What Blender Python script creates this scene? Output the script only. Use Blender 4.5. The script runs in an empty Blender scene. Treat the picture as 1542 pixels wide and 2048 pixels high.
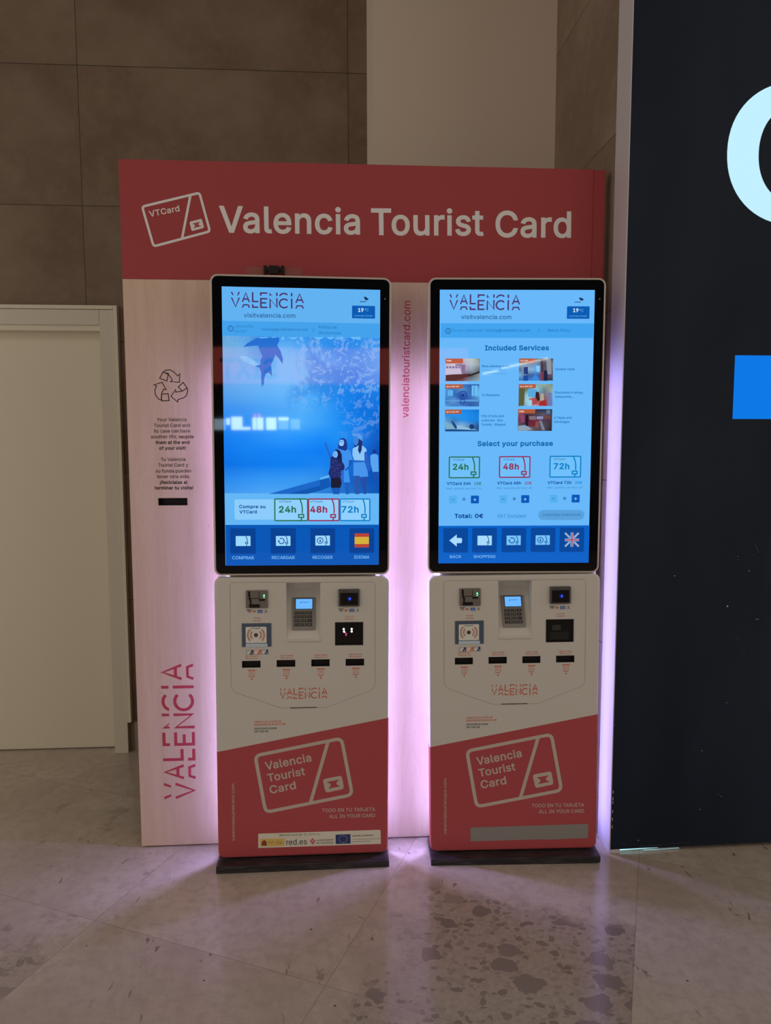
import bpy, bmesh, math, random
from mathutils import Vector, Matrix
from mathutils.geometry import delaunay_2d_cdt

random.seed(4)
SC = bpy.context.scene
COL = SC.collection
PI = math.pi

# ------------------------------------------------------------------ camera, world, lights
cam_data = bpy.data.cameras.new('camera')
cam = bpy.data.objects.new('camera', cam_data)
COL.objects.link(cam)
SC.camera = cam
YAW, PITCH, ROLL, FPX = .0624, .0926, -.0017, 1459.9
fwd = Vector((math.sin(YAW) * math.cos(PITCH), math.cos(YAW) * math.cos(PITCH), -math.sin(PITCH)))
rgt = Vector((math.cos(YAW), -math.sin(YAW), 0))
up = rgt.cross(fwd)
r2 = rgt * math.cos(ROLL) + up * math.sin(ROLL)
u2 = -rgt * math.sin(ROLL) + up * math.cos(ROLL)
M = Matrix((r2, u2, -fwd)).transposed().to_4x4()
M.translation = Vector((-.1057, -2.7002, 1.5266))
cam.matrix_world = M
cam_data.sensor_fit = 'VERTICAL'
cam_data.sensor_height = 24.0
cam_data.lens = 24.0 * FPX / 2048.0
cam_data.clip_start = .05

world = bpy.data.worlds.new('hall_light')
SC.world = world
world.use_nodes = True
bg = world.node_tree.nodes['Background']
bg.inputs[0].default_value = (1.0, .91, .78, 1)
bg.inputs[1].default_value = .755


def area_light(name, loc, rot, sx, sy, power, col):
    d = bpy.data.lights.new(name, 'AREA')
    d.shape = 'RECTANGLE'
    d.size, d.size_y, d.energy, d.color = sx, sy, power, col
    o = bpy.data.objects.new(name, d)
    o.location, o.rotation_euler = loc, rot
    COL.objects.link(o)
    return o


area_light('ceiling_lamp_light', (-.3, -3.6, 4.36), (0, 0, 0), 6.0, 3.4, 38, (1.0, .89, .76))

SC.view_settings.view_transform = 'Standard'
SC.view_settings.look = 'None'
SC.view_settings.exposure = 0.0
SC.view_settings.gamma = 1.0
SC.view_settings.use_curve_mapping = False
SC.cycles.use_denoising = True
SC.cycles.max_bounces = 8

AMB = (.345, .315, .275)      # what a white face shows in the hall light, used to turn seen colours into paint


# ------------------------------------------------------------------ colour and material helpers
def lin(c):
    return c / 12.92 if c <= .04045 else ((c + .055) / 1.055) ** 2.4


def hexlin(h):
    return tuple(lin(int(h[i:i + 2], 16) / 255) for i in (0, 2, 4))


def new_mat(name):
    m = bpy.data.materials.new(name)
    m.use_nodes = True
    nt = m.node_tree
    return m, nt, nt.nodes['Principled BSDF']


_mats = {}


def plain(name, col, rough=.5, spec=.4, metal=0.0, bump=0.0, bscale=200.0):
    if name in _mats:
        return _mats[name]
    m, nt, b = new_mat(name)
    b.inputs['Base Color'].default_value = (*col, 1)
    b.inputs['Roughness'].default_value = rough
    b.inputs['Specular IOR Level'].default_value = spec
    b.inputs['Metallic'].default_value = metal
    tc = nt.nodes.new('ShaderNodeTexCoord')
    nz = nt.nodes.new('ShaderNodeTexNoise')
    nz.inputs['Scale'].default_value = bscale
    nz.inputs['Detail'].default_value = 2
    nt.links.new(tc.outputs['Object'], nz.inputs['Vector'])
    if bump:
        bp = nt.nodes.new('ShaderNodeBump')
        bp.inputs['Strength'].default_value = bump
        bp.inputs['Distance'].default_value = .001
        nt.links.new(nz.outputs['Fac'], bp.inputs['Height'])
        nt.links.new(bp.outputs['Normal'], b.inputs['Normal'])
    else:
        mr = nt.nodes.new('ShaderNodeMapRange')
        mr.inputs['To Min'].default_value = max(0, rough - .03)
        mr.inputs['To Max'].default_value = rough + .03
        nt.links.new(nz.outputs['Fac'], mr.inputs['Value'])
        nt.links.new(mr.outputs['Result'], b.inputs['Roughness'])
    _mats[name] = m
    return m


def glow(name, col, strength=1.0, rough=.03, spec=.5, base=(0, 0, 0)):
    if name in _mats:
        return _mats[name]
    m, nt, b = new_mat(name)
    b.inputs['Base Color'].default_value = (*base, 1)
    b.inputs['Emission Color'].default_value = (*col, 1)
    b.inputs['Emission Strength'].default_value = strength
    b.inputs['Roughness'].default_value = rough
    b.inputs['Specular IOR Level'].default_value = spec
    _mats[name] = m
    return m


RED = (.50, .085, .092)
SPECIAL = {'red': RED, 'cream': (.62, .55, .47), 'groove': (.36, .33, .28), 'coral': (.52, .055, .095), 'ink': (.02, .012, .02)}


def print_mat(tok):
    if tok in SPECIAL:
        return plain('print_' + tok, SPECIAL[tok], .45)
    c = hexlin(tok)
    return plain('print_' + tok, tuple(min(.85, c[i] / AMB[i]) for i in range(3)), .45)


def screen_mat(tok):
    return glow('screen_' + tok, hexlin(tok), 1.0)


class NT:
    def __init__(s, nt):
        s.nt = nt

    def n(s, t, **kw):
        nd = s.nt.nodes.new('ShaderNode' + t)
        for k, v in kw.items():
            setattr(nd, k, v)
        return nd

    def put(s, sock, v):
        if hasattr(v, 'is_linked') or hasattr(v, 'links'):
            s.nt.links.new(v, sock)
        else:
            sock.default_value = v

    def math(s, op, a, b=0.0, c=0.0, clamp=False):
        nd = s.n('Math', operation=op, use_clamp=clamp)
        for i, v in enumerate((a, b, c)):
            s.put(nd.inputs[i], v)
        return nd.outputs[0]

    def mix(s, f, a, b, blend='MIX'):
        nd = s.n('Mix', data_type='RGBA', blend_type=blend)
        s.put(nd.inputs[0], f)
        for i, v in ((6, a), (7, b)):
            s.put(nd.inputs[i], v if hasattr(v, 'links') else (*v, 1))
        return nd.outputs[2]

    def noise(s, vec, scale, detail=3, rough=.55, dist=0.0):
        nd = s.n('TexNoise')
        s.nt.links.new(vec, nd.inputs['Vector'])
        nd.inputs['Scale'].default_value = scale
        nd.inputs['Detail'].default_value = detail
        nd.inputs['Roughness'].default_value = rough
        nd.inputs['Distortion'].default_value = dist
        return nd.outputs['Fac']

    def vor(s, vec, scale, feature='F1', out='Distance', rnd=1.0):
        nd = s.n('TexVoronoi', feature=feature)
        s.nt.links.new(vec, nd.inputs['Vector'])
        nd.inputs['Scale'].default_value = scale
        nd.inputs['Randomness'].default_value = rnd
        return nd.outputs[out]

    def ramp(s, v, a, b):
        nd = s.n('MapRange', interpolation_type='SMOOTHSTEP')
        s.put(nd.inputs['Value'], v)
        nd.inputs['From Min'].default_value = a
        nd.inputs['From Max'].default_value = b
        return nd.outputs['Result']

    def pos(s):
        return s.n('TexCoord').outputs['Object']

    def sep(s, v):
        nd = s.n('SeparateXYZ')
        s.nt.links.new(v, nd.inputs[0])
        return nd.outputs

    def comb(s, x, y, z=0.0):
        nd = s.n('CombineXYZ')
        for i, v in enumerate((x, y, z)):
            s.put(nd.inputs[i], v)
        return nd.outputs[0]

    def mapv(s, v, scale, rot=(0, 0, 0)):
        nd = s.n('Mapping')
        s.nt.links.new(v, nd.inputs[0])
        nd.inputs['Scale'].default_value = scale
        nd.inputs['Rotation'].default_value = rot
        return nd.outputs[0]


def bump_to(g, b, h, strength, dist=.002):
    bp = g.n('Bump')
    bp.inputs['Strength'].default_value = strength
    bp.inputs['Distance'].default_value = dist
    g.nt.links.new(h, bp.inputs['Height'])
    g.nt.links.new(bp.outputs[0], b.inputs['Normal'])


def tile_wall_material(name, axis, off_h, seed, k=1.0):
    """large matt porcelain tiles, 1.241 x 0.6235 m, hairline joints"""
    m, nt, b = new_mat(name)
    g = NT(nt)
    p = g.pos()
    x, y, z = g.sep(p)
    h = x if axis == 'x' else y
    hu = g.math('DIVIDE', g.math('SUBTRACT', h, off_h), 1.241)
    zu = g.math('DIVIDE', g.math('SUBTRACT', z, .1432), .6235)
    fh, fz = g.math('FRACT', hu), g.math('FRACT', zu)
    eh = g.math('MINIMUM', fh, g.math('SUBTRACT', 1.0, fh))
    ez = g.math('MINIMUM', fz, g.math('SUBTRACT', 1.0, fz))
    joint = g.math('MINIMUM', g.math('MULTIPLY', eh, 1.241), g.math('MULTIPLY', ez, .6235))
    jm = g.math('LESS_THAN', joint, .0016)
    cell = g.comb(g.math('FLOOR', hu), g.math('FLOOR', zu), float(seed))
    wn = g.n('TexWhiteNoise')
    nt.links.new(cell, wn.inputs['Vector'])
    vadd = g.n('VectorMath', operation='MULTIPLY_ADD')
    nt.links.new(wn.outputs['Color'], vadd.inputs[0])
    vadd.inputs[1].default_value = (7, 7, 7)
    nt.links.new(p, vadd.inputs[2])
    q = vadd.outputs[0]
    cl = g.noise(q, 1.9, 6, .62)
    fine = g.noise(q, 13.0, 5, .7)
    c = g.mix(g.ramp(cl, .32, .7), (.175, .120, .078), (.26, .20, .145))
    c = g.mix(g.math('MULTIPLY', g.ramp(fine, .45, .8), .35), c, (.31, .25, .19))
    c = g.mix(g.math('MULTIPLY', wn.outputs['Value'], .16), c, (.13, .095, .068))
    c = g.mix(jm, c, (.05, .036, .026))
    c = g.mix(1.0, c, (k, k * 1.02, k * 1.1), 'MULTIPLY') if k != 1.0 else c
    nt.links.new(c, b.inputs['Base Color'])
    b.inputs['Roughness'].default_value = .62
    b.inputs['Specular IOR Level'].default_value = .3
    bump_to(g, b, g.math('SUBTRACT', g.math('MULTIPLY', fine, .25), jm), .25)
    return m


def floor_material():
    """cream marble slabs laid askew, one of them a brecciated slab"""
    m, nt, b = new_mat('marble_floor')
    g = NT(nt)
    p = g.pos()
    x, y, z = g.sep(p)
    A = math.radians(66.0)
    ca, sa = math.cos(A), math.sin(A)
    v = g.math('ADD', g.math('MULTIPLY', x, sa), g.math('MULTIPLY', y, -ca))
    u = g.math('ADD', g.math('MULTIPLY', x, ca), g.math('MULTIPLY', y, sa))
    vv = g.math('DIVIDE', g.math('ADD', v, .652), .8165)
    ulen = g.math('MULTIPLY_ADD', g.math('GREATER_THAN', vv, 1.0), .27, .715)
    uu = g.math('DIVIDE', g.math('ADD', u, .757), ulen)
    fv, fu = g.math('FRACT', vv), g.math('FRACT', uu)
    ev = g.math('MULTIPLY', g.math('MINIMUM', fv, g.math('SUBTRACT', 1.0, fv)), .8165)
    eu = g.math('MULTIPLY', g.math('MINIMUM', fu, g.math('SUBTRACT', 1.0, fu)), ulen)
    jm = g.math('LESS_THAN', g.math('MINIMUM', ev, eu), .0011)
    iv, iu = g.math('FLOOR', vv), g.math('FLOOR', uu)
    wn = g.n('TexWhiteNoise')
    nt.links.new(g.comb(iv, iu, 3.0), wn.inputs['Vector'])
    va = g.n('VectorMath', operation='MULTIPLY_ADD')
    nt.links.new(wn.outputs['Color'], va.inputs[0])
    va.inputs[1].default_value = (5, 5, 5)
    nt.links.new(p, va.inputs[2])
    q = va.outputs[0]
    cloud = g.noise(q, 2.2, 6, .6)
    fine = g.noise(q, 26, 5, .65)
    c = g.mix(g.ramp(cloud, .3, .72), (.47, .39, .32), (.61, .52, .45))
    c = g.mix(g.math('MULTIPLY', g.ramp(fine, .38, .70), .62), c, (.40, .335, .285))
    c = g.mix(g.math('MULTIPLY', wn.outputs['Value'], .22), c, (.39, .325, .27))
    # thin pale and dark veins
    dq = g.mapv(q, (1.0, .45, 1.0), (0, 0, .6))
    vein = g.math('ABSOLUTE', g.math('SUBTRACT', g.noise(dq, 2.4, 5, .55, .6), .5))
    c = g.mix(g.math('MULTIPLY', g.math('SUBTRACT', 1.0, g.ramp(vein, .0, .010)), .22), c, (.56, .48, .41))
    # short dark flecks
    fl = g.mapv(q, (1.0, .30, 1.0), (0, 0, -.5))
    fleck = g.ramp(g.noise(fl, 34.0, 3, .6, .5), .655, .69)
    gate = g.ramp(g.noise(q, 2.6, 3), .46, .60)
    dots = g.math('LESS_THAN', g.vor(q, 9.0), .035)
    blotch = g.math('MULTIPLY', g.ramp(g.noise(q, 7.0, 4, .6), .62, .66), g.ramp(g.noise(q, 1.7, 2), .5, .6))
    c = g.mix(g.math('MULTIPLY', blotch, .45), c, (.27, .215, .18))
    c = g.mix(g.math('MULTIPLY', dots, .8), c, (.06, .045, .04))
    c = g.mix(g.math('MULTIPLY', g.math('MULTIPLY', fleck, gate), .7), c, (.13, .10, .09))
    # breccia: rounded grey brown stones in a paler paste
    isv = g.math('MULTIPLY', g.math('GREATER_THAN', vv, 1.0), g.math('LESS_THAN', vv, 2.0))
    isu = g.math('LESS_THAN', uu, 1.02)
    wob = g.noise(p, 4.0, 3)
    into = g.ramp(g.math('ADD', g.math('SUBTRACT', vv, 1.0), g.math('MULTIPLY', g.math('SUBTRACT', wob, .5), .5)), .06, .22)
    back = g.math('SUBTRACT', 1.0, g.ramp(g.math('ADD', uu, g.math('MULTIPLY', g.math('SUBTRACT', wob, .5), .4)), .52, .62))
    left = g.math('MULTIPLY', g.math('LESS_THAN', vv, 0.0), g.math('MULTIPLY', g.math('LESS_THAN', uu, .0), g.ramp(g.noise(p, 5.0, 3), .44, .54)))
    bm = g.math('MAXIMUM', g.math('MULTIPLY', g.math('MULTIPLY', isv, isu), g.math('MULTIPLY', into, back)), g.math('MULTIPLY', left, .8))
    dn = g.n('TexNoise')
    nt.links.new(p, dn.inputs['Vector'])
    dn.inputs['Scale'].default_value = 22
    dn.inputs['Detail'].default_value = 3
    dv = g.n('VectorMath', operation='MULTIPLY_ADD')
    nt.links.new(dn.outputs['Color'], dv.inputs[0])
    dv.inputs[1].default_value = (.05, .05, .05)
    nt.links.new(p, dv.inputs[2])
    pp = g.mapv(dv.outputs[0], (1.0, 1.25, 1.0), (0, 0, .4))
    big = g.vor(pp, 10.0)
    bigc = g.vor(pp, 10.0, out='Color')
    sml = g.vor(pp, 38.0)
    smlc = g.vor(pp, 38.0, out='Color')
    bc = g.sep(bigc)
    sc_ = g.sep(smlc)
    bigm = g.math('MULTIPLY', g.math('LESS_THAN', big, g.math('MULTIPLY_ADD', bc[1], .24, .24)), g.math('GREATER_THAN', bc[0], .45))
    smlm = g.math('MULTIPLY', g.math('LESS_THAN', sml, g.math('MULTIPLY_ADD', sc_[1], .25, .32)), g.math('GREATER_THAN', sc_[0], .12))
    paste = g.mix(g.noise(p, 60, 3), (.31, .255, .21), (.50, .42, .35))
    stone_s = g.mix(sc_[2], (.235, .19, .165), (.38, .315, .265))
    stone_b = g.mix(bc[2], (.225, .18, .16), (.32, .265, .228))
    br = g.mix(smlm, paste, stone_s)
    br = g.mix(bigm, br, stone_b)
    c = g.mix(bm, c, br)
    c = g.mix(g.math('MULTIPLY', jm, .55), c, (.20, .16, .13))
    nt.links.new(c, b.inputs['Base Color'])
    rg = g.math('MULTIPLY_ADD', g.noise(q, 9, 4), .10, .12)
    nt.links.new(rg, b.inputs['Roughness'])
    b.inputs['Specular IOR Level'].default_value = .45
    bump_to(g, b, g.math('MULTIPLY', jm, -1.0), .2, .001)
    return m


def wood_material():
    """pale maple laminate, grain upright"""
    m, nt, b = new_mat('maple_laminate')
    g = NT(nt)
    p = g.pos()
    st = g.mapv(p, (9.0, 9.0, .55))
    w = g.noise(st, 2.2, 5, .6, 1.2)
    f = g.noise(g.mapv(p, (160, 160, 2.0)), 1.0, 3, .6)
    rings = g.math('FRACT', g.math('MULTIPLY', w, 9.0))
    line = g.math('LESS_THAN', g.math('ABSOLUTE', g.math('SUBTRACT', rings, .5)), .09)
    c = g.mix(g.ramp(w, .3, .7), (.72, .53, .405), (.78, .60, .475))
    c = g.mix(g.math('MULTIPLY', line, .16), c, (.55, .38, .30))
    c = g.mix(g.math('MULTIPLY', f, .16), c, (.62, .46, .38))
    kn = g.math('LESS_THAN', g.vor(g.mapv(p, (1, 1, .6)), 7.0), .035)
    c = g.mix(g.math('MULTIPLY', kn, .35), c, (.45, .30, .22))
    nt.links.new(c, b.inputs['Base Color'])
    b.inputs['Roughness'].default_value = .5
    b.inputs['Specular IOR Level'].default_value = .3
    return m


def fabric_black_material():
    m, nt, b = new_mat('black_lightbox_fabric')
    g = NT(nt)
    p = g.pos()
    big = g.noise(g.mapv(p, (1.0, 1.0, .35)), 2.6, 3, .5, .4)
    c = g.mix(g.ramp(big, .3, .7), (.013, .019, .034), (.020, .029, .050))  # blue tint in the black stands in for backlight bleeding through the cloth
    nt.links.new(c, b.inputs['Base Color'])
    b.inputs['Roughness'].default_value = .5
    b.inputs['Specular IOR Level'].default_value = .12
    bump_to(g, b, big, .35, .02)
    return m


def base_metal_material():
    m, nt, b = new_mat('worn_black_steel')
    g = NT(nt)
    p = g.pos()
    n1 = g.noise(g.mapv(p, (6, 60, 60)), 2.0, 4, .7)
    c = g.mix(g.ramp(n1, .45, .8), (.018, .018, .022), (.085, .08, .08))
    nt.links.new(c, b.inputs['Base Color'])
    b.inputs['Roughness'].default_value = .42
    return m


def picture_material(name, caustic):
    """a photograph shown on the screen: colours of the picture, with its rippling light"""
    m, nt, b = new_mat(name)
    g = NT(nt)
    at = g.n('Attribute', attribute_name='pic')
    col = at.outputs['Color']
    if caustic:
        p = g.pos()
        n = g.noise(p, 30.0, 6, .68, 1.4)
        big = g.noise(p, 5.0, 3, .5, .8)
        f = g.math('MULTIPLY', g.ramp(n, .51, .56), at.outputs['Alpha'])
        d = g.math('MULTIPLY', g.ramp(big, .50, .62), g.math('MULTIPLY', at.outputs['Alpha'], .55))
        col = g.mix(d, col, hexlin('1478dc'))
        col = g.mix(g.math('MULTIPLY', f, .62), col, hexlin('86b8f4'))
    nt.links.new(col, b.inputs['Emission Color'])
    b.inputs['Emission Strength'].default_value = 1.0
    b.inputs['Base Color'].default_value = (0, 0, 0, 1)
    b.inputs['Roughness'].default_value = .03
    return m


WHITE = plain('white_coated_steel', (.70, .688, .635), .42, .4, bump=.02, bscale=600)
RIM = plain('pale_anodised_rim', (.62, .56, .50), .35, .5)
BLACKGLASS = plain('black_screen_glass', (.004, .0045, .007), .03, .5)
BLACK = plain('black_plastic', (.008, .008, .009), .45, .3)
SPINE = plain('grey_spine_steel', (.10, .10, .11), .5)
GREYPAD = plain('grey_pad_plastic', (.27, .255, .235), .4)
KEYM = plain('dark_key_rubber', (.055, .05, .048), .5)
READER = plain('brushed_reader_steel', (.20, .18, .16), .4, .4)
DARKGREY = plain('dark_reader_plastic', (.045, .045, .05), .35)
BLUEPAD = plain('slate_blue_pad', (.085, .125, .19), .4)
SILVER = plain('thin_silver_edge', (.45, .43, .40), .35, .5, .6)
CREAMDOOR = plain('cream_lacquer', (.78, .73, .585), .45, .4)
CREAMTRIM = plain('cream_trim_lacquer', (.70, .66, .55), .45, .4)
PLASTER = plain('beige_plaster', (.72, .63, .52), .8, .2, bump=.06, bscale=90)
JAMB = plain('white_jamb_lacquer', (.64, .60, .66), .4, .4)
BASETILE = plain('grey_base_tile', (.28, .255, .225), .6)
LED = glow('violet_led', (.465, .40, 1.0), 66.0, .5, .2)
LED_WALL = glow('violet_led_wall_side', (.45, .40, 1.0), 28.0, .5, .2)
TILE_BACK = tile_wall_material('tile_wall_back', 'x', -1.295, 1)
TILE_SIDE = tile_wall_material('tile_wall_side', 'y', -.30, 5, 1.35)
FLOORM = floor_material()
WOOD = wood_material()
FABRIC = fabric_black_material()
STEEL = base_metal_material()
PIC_SEA = picture_material('picture_sea', True)
PIC = picture_material('picture_small', False)
REDM = plain('coral_red_laminate', tuple(.83 * q for q in RED), .6, .2)


# ------------------------------------------------------------------ object helpers
def setp(o, label=None, cat=None, group=None, kind=None):
    for k, v in (('label', label), ('category', cat), ('group', group), ('kind', kind)):
        if v:
            o[k] = v
    return o


def empty(name, loc=(0, 0, 0), rot=(0, 0, 0)):
    o = bpy.data.objects.new(name, None)
    o.location, o.rotation_euler = loc, rot
    o.empty_display_size = .1
    COL.objects.link(o)
    return o


def flat_fronts(me):
    """broad front faces keep a flat normal beside their softened edges"""
    for q in me.polygons:
        if abs(q.normal.y) > .9995 and q.area > 1e-4:
            q.use_smooth = False


class MB:
    """collects faces into one mesh"""

    def __init__(s):
        s.v, s.f, s.mi, s.mats = [], [], [], []

    def m(s, mat):
        if mat not in s.mats:
            s.mats.append(mat)
        return s.mats.index(mat)

    def add(s, vs, fs, mat):
        o = len(s.v)
        i = s.m(mat)
        s.v += [tuple(q) for q in vs]
        for f in fs:
            s.f.append(tuple(o + k for k in f))
            s.mi.append(i)

    def box(s, x0, y0, z0, x1, y1, z1, mat):
        vs = [(x, y, z) for x in (x0, x1) for y in (y0, y1) for z in (z0, z1)]
        s.add(vs, [(0, 1, 3, 2), (4, 6, 7, 5), (0, 4, 5, 1), (2, 3, 7, 6), (0, 2, 6, 4), (1, 5, 7, 3)], mat)

    def slab(s, x0, z0, x1, z1, yf, yb, r, bev, mat, seg=6, frame=None):
        """rounded rectangle standing upright, front at yf (towards -y), back at yb, softened front edge"""
        def loop(e, y):
            rr = max(r - e, .0004)
            pts = []
            for cx, cz, a0 in ((x1 - e - rr, z1 - e - rr, 0), (x0 + e + rr, z1 - e - rr, 90), (x0 + e + rr, z0 + e + rr, 180), (x1 - e - rr, z0 + e + rr, 270)):
                for k in range(seg + 1):
                    a = math.radians(a0 + 90 * k / seg)
                    pts.append((cx + rr * math.cos(a), y, cz + rr * math.sin(a)))
            return pts
        loops = [loop(0, yb)]
        n = 3 if bev > 0 else 0
        loops.append(loop(0, yf + bev))
        for k in range(1, n + 1):
            a = PI / 2 * k / n
            loops.append(loop(bev * (1 - math.cos(a)), yf + bev * (1 - math.sin(a))))
        L = len(loops[0])
        vs = [q for l in loops for q in l]
        fs = []
        for i in range(len(loops) - 1):
            for k in range(L):
                k2 = (k + 1) % L
                fs.append((i * L + k, (i + 1) * L + k, (i + 1) * L + k2, i * L + k2)[::-1])
        fs.append(tuple((len(loops) - 1) * L + k for k in range(L))[::-1])
        fs.append(tuple(range(L)))
        s.add(vs, fs, mat)

    def disc(s, x, z, r, y, mat, n=16, depth=0.0):
        vs = [(x + r * math.cos(2 * PI * k / n), y, z + r * math.sin(2 * PI * k / n)) for k in range(n)]
        if depth:
            vs += [(a, y + depth, c) for a, _, c in vs]
            s.add(vs, [tuple(range(n))[::-1]] + [(k, (k + 1) % n, n + (k + 1) % n, n + k) for k in range(n)], mat)
        else:
            s.add(vs, [tuple(range(n))[::-1]], mat)

    def prism(s, prof, x0, x1, mat):
        """profile of (y, z) swept along x"""
        n = len(prof)
        vs = [(x0, a, c) for a, c in prof] + [(x1, a, c) for a, c in prof]
        s.add(vs, [tuple(range(n)), tuple(range(n, 2 * n))[::-1]] + [(k, n + k, n + (k + 1) % n, (k + 1) % n) for k in range(n)], mat)

    def build(s, name, parent=None, smooth=False):
        me = bpy.data.meshes.new(name)
        me.from_pydata(s.v, [], s.f)
        for m in s.mats:
            me.materials.append(m)
        me.polygons.foreach_set('material_index', s.mi)
        bm = bmesh.new()
        bm.from_mesh(me)
        bmesh.ops.recalc_face_normals(bm, faces=bm.faces)
        bm.to_mesh(me)
        bm.free()
        if smooth:
            me.polygons.foreach_set('use_smooth', [True] * len(me.polygons))
            me.set_sharp_from_angle(angle=math.radians(35))
        flat_fronts(me)
        o = bpy.data.objects.new(name, me)
        COL.objects.link(o)
        if parent:
            o.parent = parent
        return o


def obj_raw(name, s, parent=None, kind=None):
    """MB without recalculating normals (flat printed sheets)"""
    me = bpy.data.meshes.new(name)
    me.from_pydata(s.v, [], s.f)
    for m in s.mats:
        me.materials.append(m)
    me.polygons.foreach_set('material_index', s.mi)
    o = bpy.data.objects.new(name, me)
    COL.objects.link(o)
    if parent:
        o.parent = parent
    return o


def cut(o, cutters):
    """subtract solid cutters from a mesh object, leaving a plain mesh"""
    for c in cutters:
        md = o.modifiers.new('cut', 'BOOLEAN')
        md.operation, md.solver, md.object = 'DIFFERENCE', 'EXACT', c
        md.material_mode = 'TRANSFER'
    bpy.context.view_layer.update()
    dg = bpy.context.evaluated_depsgraph_get()
    me = bpy.data.meshes.new_from_object(o.evaluated_get(dg))
    o.modifiers.clear()
    old = o.data
    o.data = me
    bpy.data.meshes.remove(old)
    for c in cutters:
        d = c.data
        bpy.data.objects.remove(c)
        bpy.data.meshes.remove(d)


# ------------------------------------------------------------------ printed and displayed graphics
STEP = .00016


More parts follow.
